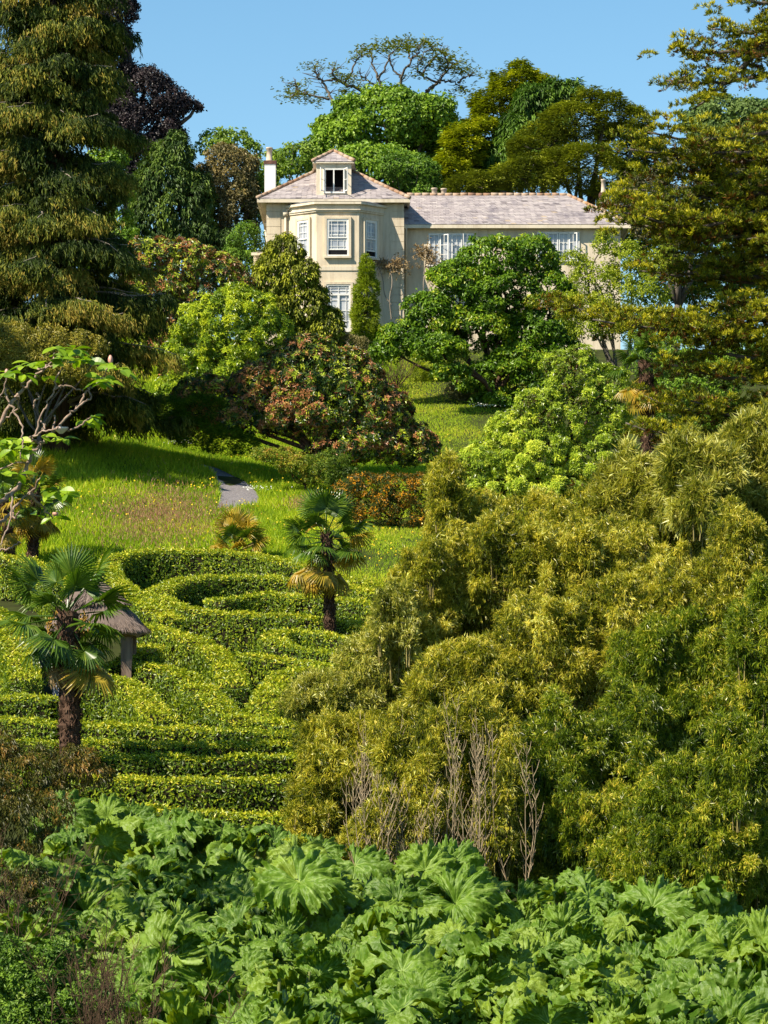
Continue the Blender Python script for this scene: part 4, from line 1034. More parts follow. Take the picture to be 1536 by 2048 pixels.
hs = [
 ('long back hedge of the maze below the meadow, curling down at its left end', [(800, 1180), (700, 1156), (590, 1128), (530, 1110), (448, 1102), (336, 1100), (252, 1104), (212, 1120), (222, 1150), (258, 1182), (300, 1212), (345, 1236)]),
 ('second hedge loop from the back, opening right behind the palm', [(790, 1192), (720, 1178), (645, 1163), (560, 1153), (450, 1152), (364, 1160), (318, 1176), (312, 1194), (345, 1208), (400, 1220), (480, 1228), (560, 1231), (650, 1236), (720, 1246), (790, 1268)]),
 ('short inner hedge between the two arms of the second loop', [(800, 1222), (720, 1203), (640, 1193), (540, 1188), (480, 1190), (432, 1200)]),
 ('hedge loop curling round the foot of the tall palm', [(770, 1282), (700, 1276), (620, 1262), (565, 1262), (542, 1274), (560, 1290), (620, 1298), (690, 1306), (770, 1322)]),
 ('broad sunlit hedge sweeping diagonally down the middle of the maze', [(296, 1248), (358, 1268), (420, 1294), (452, 1326), (468, 1366)]),
 ('hedge finger right of the thatched shelter, ending in a dark gap', [(290, 1328), (360, 1342), (402, 1374), (440, 1410), (484, 1440)]),
 ('hedge running from behind the left palm to the first dark gap', [(150, 1352), (225, 1352), (272, 1376), (300, 1408), (322, 1434)]),
 ('hedge with a rounded tip right of the central gap', [(660, 1345), (610, 1335), (565, 1348), (540, 1378), (528, 1410), (520, 1436), (566, 1448), (650, 1468)]),
 ('hedge crossing behind the central gap, right part of the maze', [(480, 1312), (560, 1318), (640, 1325), (720, 1340), (790, 1356)]),
 ('first straight hedge below the fingers of the maze', [(150, 1448), (240, 1452), (350, 1456), (460, 1460), (560, 1466)]),
 ('second straight front hedge of the maze', [(140, 1480), (250, 1484), (350, 1486), (450, 1488), (560, 1484)]),
 ('third straight front hedge of the maze', [(140, 1512), (280, 1514), (400, 1516), (500, 1514), (620, 1508)]),
 ('shaded fourth front hedge of the maze', [(130, 1556), (280, 1558), (400, 1562), (520, 1560), (620, 1556)]),
 ('lowest front hedge of the maze just above the giant leaves', [(210, 1616), (350, 1620), (450, 1625), (560, 1632), (660, 1640)]),
 ('upper left hedge sloping down to the thatched shelter', [(-60, 1108), (40, 1114), (95, 1138), (130, 1168)]),
 ('left hedge bending round the shaded hollow by the left palm', [(-60, 1205), (0, 1222), (28, 1262), (40, 1310), (52, 1352)]),
 ('left hedge directly below the shaded hollow', [(-60, 1392), (30, 1392), (110, 1396)]),
 ('lower left hedge running behind the trunk of the left palm', [(-60, 1432), (60, 1440), (125, 1448)]),
 ('hedge in front of the bend, lowest at the left edge', [(-60, 1478), (40, 1482), (120, 1486)]),
 ('hedge below the post of the thatched shelter', [(150, 1322), (210, 1330), (262, 1318), (300, 1290)]),
]
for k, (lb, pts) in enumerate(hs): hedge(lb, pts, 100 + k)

# ------------------------------------------------------------------ fan palms
L_palm = leaf_mat('palm fan green', [(0, (.012, .035, .006)), (.5, (.045, .10, .012)), (1, (.13, .19, .03))], .3, .34, .45, gain=(1.6, 1.45, .9))
L_palmy = leaf_mat('palm fan yellowing', [(0, (.10, .10, .012)), (.4, (.26, .21, .02)), (.8, (.42, .27, .03)), (1, (.5, .36, .12))], .35, .4, .4, (1.1, .95, .4), gain=(1.25, 1.25, 1.0))
L_palmd = leaf_mat('palm fan dead', [(0, (.16, .09, .03)), (.5, (.30, .19, .08)), (1, (.45, .34, .2))], .2, .7, .2, (1, .9, .6), gain=(1.2,1.2,1.1))
M_fibre = leaf_mat('palm trunk fibre', [(0, (.022, .014, .010)), (.5, (.07, .042, .028)), (1, (.20, .135, .095))], 0, .9, .1, gain=(1.7, 1.65, 1.6))
M_fruit = noise_mat('palm flower clusters', [(.3, (.20, .11, .02)), (.7, (.38, .23, .04))], 14, 4, .8, .2)
def frond_mesh(name, rng, mat, R=.68, span=235, nseg=32, droop=.25, pet=.85):
    V, Fs, T = [], [], []
    mb = MB(); n = 6; t = np.linspace(0, 1, n)
    mb.tube(np.stack([0 * t, pet * t, -.06 * t ** 2], 1), np.linspace(.022, .012, n), 5, .45)
    hub = np.array([0, pet, -.06])
    for k in range(nseg):
        a = radians(-span / 2 + span * (k + .5) / nseg); r = R * (1 - .22 * abs(a / radians(span / 2)) ** 2) * rng.uniform(.9, 1.05)
        d = np.array([sin(a), cos(a), .16 * cos(2 * a)]); s = np.array([cos(a), -sin(a), 0]); w0, w1 = .012, .026
        dz = droop * rng.uniform(.5, 1.6)
        p0 = hub + d * .03; p1 = hub + d * r * .5 + [0, 0, .03]; p2 = hub + d * r * .82 - [0, 0, dz * .22]; p3 = hub + d * r - [0, 0, dz * .55]
        zz = np.array([0, 0, .016])
        q = [p0 - s*w0*.7, p0 + s*w0*.7, p1 - s*w1, p1 + s*w1, p2 - s*w1*.75, p2 + s*w1*.75, p3]
        mid = [p0 - zz * .5, p1 - zz, p2 - zz * .7]
        tn = float(np.clip(rng.normal(.5, .17), 0, 1))
        mb.add(np.array(q + mid), [(0, 7, 8, 2), (7, 1, 3, 8), (2, 8, 9, 4), (8, 3, 5, 9), (4, 9, 6), (9, 5, 6)], tn)
    me = mb.mesh(name); me.materials.append(mat); return me
_r = np.random.default_rng(91)
FR = {'g': [frond_mesh('frond', _r, L_palm, droop=d) for d in (.12, .25, .4)], 'y': [frond_mesh('frond', _r, L_palmy, droop=d, R=.66) for d in (.3, .5)], 'd': [frond_mesh('frond', _r, L_palmd, droop=.6, R=.6, span=170)]}
def place_frond(root, p, az, el, sc, me, roll=0):
    o = bpy.data.objects.new('frond', me); COL.objects.link(o); o.parent = root
    M = Matrix.Translation([float(c) for c in p]) @ Matrix.Rotation(az, 4, 'Z') @ Matrix.Rotation(el, 4, 'X') @ Matrix.Rotation(roll, 4, 'Y') @ Matrix.Scale(sc, 4)
    o.matrix_basis = WM[root.name].inverted() @ M
    return o
def palm(label, pxb, pyb, pxt, pyt, Y, wpx, seed, sc=1.0, ng=26, ny=5, nd=3, fruit=0, trunk=True, elmin=-42, yel_dirs=None, yshare=0.0, group='fan palms in the garden', name='fan_palm'):
    """trunk from its foot to the heart of the crown"""
    rng = np.random.default_rng(seed)
    top = P(pxt, pyt, Y); b = P(pxb, pyb, Y); b[2] = gz(b[0], Y) - .1
    root = thing(name, label, 'palm tree', b + [0, 0, .1], group)
    r = wpx / 2 * Y / F
    if trunk:
        n = max(10, int((top[2] - b[2]) / .12)); t = np.linspace(0, 1, n)[:, None]
        pts = b * (1 - t) + top * t + np.array([.06, 0, 0]) * np.sin(3 * t)
        mb = MB(); mb.tube(pts, r * .82 * (1 + .10 * np.sin(np.arange(n) * 2.1)), 12, .3, wob=.06, rng=rng)
        m = int((top[2] - b[2]) * 420); u = rng.uniform(0, 1, m); a = rng.uniform(0, 2 * pi, m)     # shaggy fibre and old leaf bases
        hx = np.stack([np.cos(a), np.sin(a), 0 * a], 1); c = np.stack([np.interp(u, t[:, 0], pts[:, k]) for k in range(3)], 1)
        tr = mb.build('trunk', M_fibre, root)
        leaves('trunk_fibre', c + hx * r * .74, hx * .5 + np.array([0, 0, 1.]) * rng.choice([1, -1], (m, 1), p=[.6, .4]) + rng.normal(0, .3, (m, 3)), hx + rng.normal(0, .3, (m, 3)), rng.uniform(.08, .2, m), rng.uniform(.025, .06, m), rng.beta(1.6, 3, m), M_fibre, tr, .2, .1)
    ga = 2.39996
    for k in range(ng):
        u = (k + .5) / ng; el = radians(82 - (82 - elmin) * u ** .85) + rng.normal(0, .08)
        place_frond(root, top + [0, 0, -.28 * u], k * ga + rng.normal(0, .15), el, sc * rng.uniform(.74, 1.14), (FR['y'][k % 2] if rng.random() < yshare else FR['g'][min(2, int(u * 3))]), rng.normal(0, .35))
    for k in range(ny):
        az = rng.uniform(0, 2 * pi) if not yel_dirs else radians(yel_dirs[k % len(yel_dirs)]) + rng.normal(0, .2)
        place_frond(root, top + [0, 0, -.5], az, radians(rng.uniform(-72, -35)), sc * rng.uniform(.95, 1.15), FR['y'][k % 2], rng.normal(0, .3))
    for k in range(nd): place_frond(root, top + [0, 0, -.55], rng.uniform(0, 6.28), radians(rng.uniform(-80, -66)), sc * .8, FR['d'][0], rng.normal(0, .3))
    for k in range(fruit):
        a = rng.uniform(pi * .9, pi * 2.1); p = top + np.array([cos(a) * .38, sin(a) * .38, -.28]); mb = MB()
        for _ in range(26):
            q = p + rng.normal(0, 1, 3) * [.07, .07, .12]; mb.tube([q, q + rng.normal(0, .05, 3) - [0, 0, .09]], [.022, .012], 5)
        mb.build('flower_cluster', M_fruit, root)
    return root
palm('tall fan palm with a shaggy trunk rising from the middle of the maze', 658, 1275, 652, 1068, 102.6, 24, 201, 1.0, 24, 12, 3, 0, elmin=-30, yshare=.12, yel_dirs=(60, 85, 105, 130, 190, 235))
palm('large dark fan palm in front of the thatched shelter with a thick dark trunk', 136, 1490, 134, 1222, 84, 50, 202, 1.2, 23, 1, 8, 3, elmin=-58)
palm('fan palm behind the magnolia twigs with orange dying fans', 62, 1112, 68, 975, 122, 26, 203, .95, 22, 11, 3, elmin=-30, yshare=.3)
palm('fan palm half hidden at the left edge behind the magnolia', 22, 1108, 6, 1000, 120, 22, 204, .95, 22, 9, 2, elmin=-30, yshare=.3)
palm('fan palm with hanging withered fans, wrapped by the boughs of the fir', 1296, 840, 1290, 720, 127, 34, 205, 1.0, 14, 14, 9, elmin=-20)
palm('low trunkless yellow palm standing in the grass just behind the maze', 474, 1100, 474, 1092, 123, 16, 206, .86, 22, 12, 3, trunk=False, elmin=5, yshare=.75)

# ------------------------------------------------------------------ thatched shelter
M_thatch = leaf_mat('weathered thatch', [(0, (.10, .075, .062)), (.5, (.25, .195, .165)), (1, (.44, .36, .31))], 0, .95, .1, gain=(.8, .78, .76))
M_post = noise_mat('weathered timber post', [(.3, (.10, .065, .045)), (.7, (.26, .19, .14))], 5, 6, .9, .1, (1, 1, .15))
M_bluelit_post = noise_mat('post with painted bluish light', [(.3, (.22, .25, .30)), (.7, (.36, .38, .42))], 5, 5, .8, .2, (1, 1, .2))  # bluish light on the left front post is put into its colour
def shelter():
    rng = np.random.default_rng(301); Y = 97.0; s = Y / F
    c = P(190, 1340, Y); c[2] = gz(c[0], Y)
    root = thing('thatched_shelter', 'small open shelter with a two tiered thatched roof on timber posts in the maze', 'shelter', c)
    half = 1.42; ze = P(0, 1258, Y)[2]; zt = P(0, 1164, Y)[2]; zm = P(0, 1200, Y)[2]
    for dx, dy, m in ((.92, -.6, M_post), (-.98, -.6, M_bluelit_post), (.92, 1.0, M_post), (-.98, 1.0, M_post)):
        mb = MB(); w = .135; b = np.array([c[0] + dx, Y + dy, gz(c[0] + dx, Y + dy) - .2])
        V = [b + [-w*.8, -w*.8, 0], b + [w*.8, -w*.8, 0], b + [w*.8, w*.8, 0], b + [-w*.8, w*.8, 0]]
        tp = np.array([b[0], b[1], ze + .12]); V += [tp + [-w*1.25, -w*1.25, 0], tp + [w*1.25, -w*1.25, 0], tp + [w*1.25, w*1.25, 0], tp + [-w*1.25, w*1.25, 0]]
        mb.hexa(V); mb.build('post', m, root)
    def tier(name, r0, r1, z0, z1, th, par):
        mb = MB(); ns = 40; rings = [(r0 * .96, z0 - th), (r0, z0 - th * .5), (r0 * .97, z0), (r0 * .72 + r1 * .28, z0 + (z1 - z0) * .34), (r0 * .4 + r1 * .6, z0 + (z1 - z0) * .66), (r1, z1)]
        a = np.arange(ns) * 2 * pi / ns; sq = 1 / np.maximum(np.abs(np.cos(a)), np.abs(np.sin(a))) ** .55
        V = []
        for r, z in rings: V += [(c[0] + r * q * cos(t) , Y + .2 + r * q * sin(t), z + .05 * sin(5 * t + r) + rng.normal(0, .015)) for t, q in zip(a, sq)]
        fs = [(i*ns+k, i*ns+(k+1) % ns, (i+1)*ns+(k+1) % ns, (i+1)*ns+k) for i in range(len(rings) - 1) for k in range(ns)]
        fs += [tuple(range(ns - 1, -1, -1)), tuple((len(rings)-1)*ns + k for k in range(ns))]
        mb.add(V, fs, .35); o = mb.build(name, M_thatch, par)
        n = 5200; t = rng.uniform(0, 2 * pi, n); u = rng.uniform(0, 1, n) ** 1.3; q = 1 / np.maximum(np.abs(np.cos(t)), np.abs(np.sin(t))) ** .55
        r = (r0 + (r1 - r0) * u) * q; z = z0 + (z1 - z0) * u + .03
        p = np.stack([c[0] + r * np.cos(t), Y + .2 + r * np.sin(t), z], 1); hx = np.stack([np.cos(t), np.sin(t), 0 * t], 1)
        slope = (z1 - z0) / (r0 - r1)
        leaves('straw', p, hx + np.array([0, 0, -slope]) + rng.normal(0, .13, (n, 3)), np.array([0, 0, 1.]) + hx * .6, rng.uniform(.12, .3, n), rng.uniform(.012, .03, n), rng.normal(.5, .22, n), M_thatch, o, .1, .02)
        return o
    lo = tier('lower_thatch', half, .45, ze, zm + .1, .16, root)
    tier('upper_thatch', .86, .12, zm - .05, zt, .12, root)
shelter()
# ------------------------------------------------------------------ giant rhubarb (gunnera)
def gunnera_mat():
    m = bpy.data.materials.new('giant rhubarb leaf'); m.use_nodes = True
    nt = m.node_tree; b = nt.nodes['Principled BSDF']; out = nt.nodes['Material Output']; L = nt.links.new
    at = nt.nodes.new('ShaderNodeAttribute'); at.attribute_name = 'tone'           # ribs pale, blade green
    oi = nt.nodes.new('ShaderNodeObjectInfo')
    r1 = ramp_node(nt, [(0, (.070, .155, .006)), (.5, (.13, .24, .012)), (1, (.235, .335, .025))])
    L(oi.outputs['Random'], r1.inputs[0])
    tc = nt.nodes.new('ShaderNodeTexCoord'); nz = nt.nodes.new('ShaderNodeTexNoise'); nz.inputs['Scale'].default_value = 9; nz.inputs['Detail'].default_value = 5
    L(tc.outputs['Object'], nz.inputs[0])
    r2 = ramp_node(nt, [(.3, (.72, .78, .75)), (.6, (1.05, 1.05, 1.0)), (.8, (1.2, 1.1, .9))]); L(nz.outputs[0], r2.inputs[0])
    mm = nt.nodes.new('ShaderNodeMix'); mm.data_type = 'RGBA'; mm.blend_type = 'MULTIPLY'; mm.inputs[0].default_value = 1
    L(r1.outputs[0], mm.inputs[6]); L(r2.outputs[0], mm.inputs[7])
    mx = nt.nodes.new('ShaderNodeMix'); mx.data_type = 'RGBA'; L(at.outputs['Fac'], mx.inputs[0]); L(mm.outputs[2], mx.inputs[6]); mx.inputs[7].default_value = (.30, .42, .09, 1)
    L(mx.outputs[2], b.inputs['Base Color']); b.inputs['Roughness'].default_value = .5; b.inputs['Specular IOR Level'].default_value = .35
    bp = nt.nodes.new('ShaderNodeBump'); bp.inputs['Strength'].default_value = .5; bp.inputs['Distance'].default_value = .02
    n2 = nt.nodes.new('ShaderNodeTexNoise'); n2.inputs['Scale'].default_value = 34; n2.inputs['Detail'].default_value = 3
    L(tc.outputs['Object'], n2.inputs[0]); L(n2.outputs[0], bp.inputs['Height']); L(bp.outputs[0], b.inputs['Normal'])
    tr = nt.nodes.new('ShaderNodeBsdfTranslucent'); m2 = nt.nodes.new('ShaderNodeMix'); m2.data_type = 'RGBA'; m2.blend_type = 'MULTIPLY'; m2.inputs[0].default_value = 1
    L(mx.outputs[2], m2.inputs[6]); m2.inputs[7].default_value = (1.3, 1.2, .3, 1); L(m2.outputs[2], tr.inputs[0])
    ms = nt.nodes.new('ShaderNodeMixShader'); ms.inputs[0].default_value = .25; L(b.outputs[0], ms.inputs[1]); L(tr.outputs[0], ms.inputs[2]); L(ms.outputs[0], out.inputs[0])
    return m
M_gun = gunnera_mat()
M_stalk = noise_mat('prickly green stalk', [(.3, (.10, .13, .03)), (.7, (.22, .24, .07))], 9, 4, .7, .2)
def gunnera_leaf(name, seed):
    """a kidney shaped, lobed, toothed and pleated blade about one metre across, stalk joined at the origin, tip along +Y"""
    rng = np.random.default_rng(seed); nr_, na = 22, 150
    lobes = 7 if seed % 3 else 9; span = radians(158); th = np.linspace(-span, span, na); lob = np.linspace(-span * .88, span * .88, lobes) + rng.normal(0, .04, lobes)
    dv = np.min(np.abs(th[:, None] - lob[None]), 1) / (span * .88 * 2 / (lobes - 1) / 2)     # 0 on a rib, 1 between two ribs
    ll = np.interp(th, lob, rng.uniform(.93, 1.05, lobes))
    edge = .52 * ll * (1.0 - .10 * np.clip(dv, 0, 1) ** 1.5) * (1 - .10 * (np.abs(th) / span) ** 2)
    teeth = .10 * np.abs(((np.arange(na) * .33) % 1) * 2 - 1) + .018 * rng.normal(0, 1, na)
    edge = edge + teeth * .8
    tilt = rng.uniform(.30, .80); asym = rng.normal(0, .22); roll = rng.uniform(.10, .45)
    V, T = [], []
    for i in range(nr_):
        u = (i / (nr_ - 1)) ** .85; r = edge * u + .012
        sec = np.sin(u * 21 + 5.5 * dv) * .5 + .5                                              # side ribs slant outwards from each main rib
        z = tilt * r * (1.2 - 1.1 * u) - roll * .55 * u ** 3 * (.6 + .4 * np.cos(th * 2 + asym * 9)) + .085 * r * (dv - .4) * (1.35 - .3 * u) + .028 * sec * u * np.clip(dv * 2.2, 0, 1) + asym * r * np.sin(th) * .5
        z = z + u ** 2.5 * (.085 * np.sin(th * (11 + seed % 4) + seed) + .045 * np.sin(th * 27 + 2 * seed) + .015 * rng.normal(0, 1, na))
        V.append(np.stack([r * np.sin(th), r * np.cos(th) , z], 1))
        T.append(np.clip(.95 * np.exp(-(dv * r / .0105) ** 2 * .8) + 0.34 * np.exp(-((sec - .96) / .16) ** 2) * (dv > .1) * (u > .15), 0, .9))
    V = np.concatenate(V); T = np.concatenate(T)
    q = V * [1, 1, 0]; V[:, 2] += .040 * vnoise(q, 9., seed) + .026 * vnoise(q, 21., seed + 50)
    i = (np.arange(nr_ - 1)[:, None] * na + np.arange(na - 1)[None]).ravel()
    Fi = np.stack([i, i + 1, i + na + 1, i + na], 1)
    me = raw_mesh(name, V, Fi.ravel(), np.full(len(Fi), 4), T, True); me.materials.append(M_gun); return me
def stalk_mesh(name, seed):
    rng = np.random.default_rng(seed); mb = MB(); n = 8; t = np.linspace(0, 1, n)
    mb.tube(np.stack([.10 * np.sin(t * 2), .10 * t ** 2, t - 1], 1), np.linspace(.032, .022, n), 8, wob=.05, rng=rng)
    me = mb.mesh(name, True); me.materials.append(M_stalk); return me
GL = [gunnera_leaf('leaf', 400 + k) for k in range(9)]; GS = [stalk_mesh('stalk', 430 + k) for k in range(3)]
GV = 'giant rhubarb plants filling the foot of the picture'
def gunnera(label, px, Y, ytop, size, nl, seed, face=None, lay=0.0):
    """a plant whose upper leaves reach the photo row ytop"""
    rng = np.random.default_rng(seed); b = P(px, 0, Y); b[2] = gz(b[0], Y); zt = (H0 - ytop) / F * Y
    root = thing('giant_rhubarb', label, 'plant', b, GV); inv = WM[root.name].inverted()
    for k in range(nl):
        a = 2 * pi * k / nl + rng.uniform(-.5, .5) if nl > 1 else 0; rad = (0 if k == 0 and nl > 3 else rng.uniform(.3, 1.15)) * size * .95
        p = b + np.array([sin(a) * rad, cos(a) * rad * 1.15, 0]); p[2] = zt - rng.uniform(.0, .75) * size - (.12 * rad if nl > 1 else 0) - (.16 if p[1] < Y else 0)
        # the blade leans outwards and towards the light
        n = unit(np.array([sin(a) * .55 - .28, cos(a) * .45 - .38, 1.]) + rng.normal(0, .7, 3)) if face is None else unit(np.array(face) + rng.normal(0, .08, 3))
        h = np.array([sin(a) + rng.normal(0, .5), cos(a) + rng.normal(0, .5) - .3, rng.normal(0, .4)]); h = unit(h - n * (h @ n)); s = np.cross(h, n)
        sc = size * rng.uniform(.78, 1.18)
        M = Matrix(((s[0], h[0], n[0], p[0]), (s[1], h[1], n[1], p[1]), (s[2], h[2], n[2], p[2]), (0, 0, 0, 1))) @ Matrix.Scale(sc, 4)
        o = bpy.data.objects.new('leaf', GL[rng.integers(len(GL))]); COL.objects.link(o); o.parent = root; o.matrix_basis = inv @ M
        ft = b + np.array([sin(a) * .12, cos(a) * .12, 0]); d = Vector(p - ft); ln = d.length
        q = d.to_track_quat('Z', 'Y').to_matrix().to_4x4()
        so_ = bpy.data.objects.new('stalk', GS[rng.integers(3)]); COL.objects.link(so_); so_.parent = o
        Ms = Matrix.Translation([float(c) for c in p]) @ q @ Matrix.Diagonal((1.2 * size + .3, 1.2 * size + .3, ln, 1))
        so_.matrix_parent_inverse = (Matrix.Identity(4)); so_.matrix_basis = M.inverted() @ Ms
    return root
def gunneras():
    rng = np.random.default_rng(450)
    # named plants first
    gunnera('giant rhubarb with the largest pale green leaf, lying open left of the picture centre', 590, 62.5, 1735, 1.3, 4, 451, (-.35, -.95, 1))
    gunnera('giant rhubarb with broad pale leaves standing upright in front of the bare bamboo stems', 850, 64, 1738, 1.35, 5, 452, (-.2, -1.1, .8))
    gunnera('single upright giant rhubarb leaf with a pale midrib right of the picture centre', 905, 63.5, 1745, 1.0, 2, 453, (.1, -1.2, .5))
    gunnera('giant rhubarb with pale leaves at the top of the left cluster below the hedge', 215, 74, 1588, 1.25, 5, 454, (-.2, -.9, 1))
    gunnera('giant rhubarb holding one tall umbrella leaf on a bare stalk, left cluster', 220, 70.5, 1648, 1.15, 3, 455, (0, -.15, 1))
    gunnera('giant rhubarb with yellow green upright leaves at the right of the left cluster', 330, 72, 1632, 1.2, 5, 456)
    gunnera('giant rhubarb with folded dark leaves in the left cluster', 400, 72.5, 1640, 1.1, 5, 457)
    gunnera('giant rhubarb beside the bamboo foot with one leaf bent to the right', 500, 71, 1668, 1.1, 5, 458)
    gunnera('giant rhubarb with a ruffled fan of leaves above a yellow bush', 635, 69.5, 1672, 1.15, 5, 459, (-.1, -.8, 1))
    gunnera('giant rhubarb in shade at the left edge of the left cluster', 120, 70, 1672, 1.1, 5, 460)
    nth = ['leftmost', 'second from left', 'third from left', 'fourth from left', 'fifth from left', 'sixth from left', 'seventh from left', 'eighth from left', 'ninth from left', 'tenth from left', 'eleventh from left', 'twelfth from left', 'thirteenth from left', 'fourteenth from left']
    rows = [(69.2, 'short far row', (130, 215, 300, 390, 480, 565), (1712, 1735, 1728, 1735, 1738, 1745)), (67.5, 'second far row', (160, 260, 350, 450, 540, 650), (1752, 1760, 1755, 1762, 1765, 1758)), (66.0, 'back row', (745, 1000, 1090, 1165), (1760, 1762, 1768, 1790)), (63.0, 'second row', (130, 260, 400, 700, 790, 960, 1050, 1140, 1230, 1330), None), (60.2, 'third row', (90, 200, 310, 440, 560, 680, 800, 920, 1040, 1150, 1260, 1370, 1480), None),
            (57.6, 'fourth row', (40, 160, 290, 400, 520, 640, 750, 870, 990, 1110, 1220, 1330, 1440, 1550), None), (55.2, 'fifth row', (-20, 240, 350, 470, 590, 710, 830, 950, 1070, 1190, 1300, 1420, 1530), None),
            (53.0, 'sixth row', (330, 440, 560, 680, 800, 920, 1040, 1160, 1280, 1400, 1510), None), (51.0, 'seventh row', (380, 500, 620, 740, 860, 980, 1100, 1220, 1340, 1460, 1570), None),
            (49.0, 'eighth row', (330, 440, 560, 680, 800, 920, 1040, 1160, 1280, 1400, 1520), None), (47.2, 'front row', (400, 540, 680, 820, 960, 1100, 1240, 1380, 1520), None)]
    k = 0
    for Y, rn, pxs, tops in rows:
        base_top = np.interp(Y, [47, 49, 51, 53, 55.2, 57.6, 60.2, 63, 66], [2065, 2030, 1992, 1952, 1915, 1880, 1846, 1806, 1770])
        for j, px in enumerate(pxs):
            nb = 'rightmost' if j == len(pxs) - 1 else nth[j]
            yt = tops[j] if tops else base_top + rng.uniform(-16, 16) - (25 if px > 1430 and Y > 56 else 0)
            gunnera(f'crowded ruffled giant rhubarb, {nb} in the {rn} of the bed', px + rng.uniform(-25, 25), Y + rng.uniform(-.7, .7), yt, rng.uniform(.72, 1.15) * (1.0 if px < 1300 else 1.1), 7, 500 + k); k += 1
gunneras()

# ------------------------------------------------------------------ bamboo
L_bam = leaf_mat('bamboo leaves', [(0, (.022, .034, .005)), (.3, (.080, .098, .009)), (.6, (.185, .185, .024)), (.85, (.30, .27, .07)), (1, (.46, .40, .17))], .28, .38, .45, gain=(2.65, 2.45, 1.5))
L_bamd = leaf_mat('greener bamboo leaves', [(0, (.018, .034, .004)), (.35, (.062, .095, .008)), (.7, (.145, .170, .016)), (1, (.34, .30, .08))], .28, .35, .5, gain=(2.5, 2.4, 1.4))
L_bamp = leaf_mat('straw edged bamboo leaves', [(0, (.034, .048, .009)), (.3, (.10, .120, .020)), (.6, (.215, .21, .05)), (1, (.52, .44, .22))], .28, .38, .45, gain=(2.6, 2.4, 1.6))
M_cane = noise_mat('bamboo cane', [(.3, (.16, .14, .04)), (.7, (.34, .27, .10))], 6, 4, .5, .3)
M_deadcane = noise_mat('dead bamboo cane', [(.3, (.20, .145, .085)), (.7, (.44, .35, .22))], 8, 4, .8, .2, (1, 1, .3))
GB = 'bamboo clumps right of the maze'
def bamboo(label, Y, bl, mat, dens, seed, base=None, m=7, L=.108, W=.0175, ncane=22, toff=0.0):
    rng = np.random.default_rng(seed); blobs = blob_list(Y, [(b[0], b[1], b[2] * 1.05, b[3] * 1.4, (b[4] if len(b) > 4 else 0) + rng.uniform(-1.0, 1.0)) for b in bl])
    sub_ = []
    for (cc, r) in blobs:                                   # smaller heads pushing out of every mass
        for _ in range(4):
            d = rdirs(1, rng)[0]; d[1] = -abs(d[1]) * .7; d = unit(d)
            sub_.append((cc + d * r * rng.uniform(.7, 1.05), r * rng.uniform(.32, .6) * np.array([.8, .8, 1.15])))
    blobs = blobs + sub_
    c = np.mean([b[0] for b in blobs], 0)
    if base is not None: c[0] = (base - CX) / F * Y
    b0 = np.array([c[0], Y + .5, float(gz(c[0], Y + .5))])
    root = thing('bamboo', label, 'bamboo', b0, GB)
    Ps, Ns, Ts, parts_ = [], [], [], []
    mb = MB()
    for (cc, r) in blobs:                                   # arching plumes: canes rise through each mass and bend over its outside
        npl = max(5, int(r[0] * r[2] * 11))
        for _ in range(npl):
            d = rdirs(1, rng)[0]; d[2] = d[2] * .7 + .25; d[1] = d[1] - .25; d = unit(d)
            tip = cc + d * r * rng.uniform(.8, 1.3); foot = np.array([cc[0] + d[0] * r[0] * .3, cc[1] + d[1] * .3, max(float(gz(cc[0], cc[1])), cc[2] - r[2] * 1.5)])
            n = 12; t = np.linspace(0, 1, n)[:, None]; hgt = tip[2] + .35 * r[2] * rng.uniform(.2, .9)
            pts = foot * (1 - t) ** 2 + 2 * t * (1 - t) * np.array([foot[0] * .55 + tip[0] * .45, foot[1] * .55 + tip[1] * .45, hgt]) + tip * t ** 2
            mb.tube(pts, np.linspace(.016, .004, n), 4)
            k = int(dens * 120 * (r[0] * r[2]) ** .5); u = rng.uniform(.30, 1.0, k) ** .8
            q = np.stack([np.interp(u, t[:, 0], pts[:, i]) for i in range(3)], 1)
            w = (.06 + .24 * np.sin(pi * np.clip(u * .85 + .12, 0, 1)))[:, None]
            off = rdirs(k, rng) * w * rng.uniform(.3, 1, (k, 1)); tg = unit(pts[-1] - pts[n // 2])
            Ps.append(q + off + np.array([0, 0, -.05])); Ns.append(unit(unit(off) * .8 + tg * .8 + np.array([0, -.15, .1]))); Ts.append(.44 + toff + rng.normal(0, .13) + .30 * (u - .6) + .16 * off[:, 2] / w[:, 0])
    mb.build('canes', M_cane, root)
    p2, N2, T2 = sample_crown(blobs, 85 * dens, rng, .17, .25, 1.0, .5, .6, -.7, None, .1)
    Ps.append(p2); Ns.append(N2); Ts.append(T2 - .02 + toff)
    p, N, T = np.concatenate(Ps), np.concatenate(Ns), np.concatenate(Ts)
    k = p[:, 2] > gz(p[:, 0], p[:, 1]); p, N, T = p[k], N[k], T[k]
    j = rng.uniform(size=len(p)) < .5
    T = T + .16 * vnoise(p, 1.6, seed) - .05                     # drier and greener patches
    for jj, kind in ((j, 'droop'), (~j, 'tuft')):
        a = clump(p[jj], N[jj] + rdirs(int(jj.sum()), rng) * .35, T[jj] + rng.normal(0, .06, int(jj.sum())), m, kind, L, W, rng, .07, .45)
        a = (*a[:5], a[5] + rng.normal(0, .14, len(a[5]))); parts_.append(a)
    a = [np.concatenate([u_[i_] for u_ in parts_]) for i_ in range(6)]
    leaves('foliage', *a[:5], a[5], mat, root, .15, .25, .35)
    return root
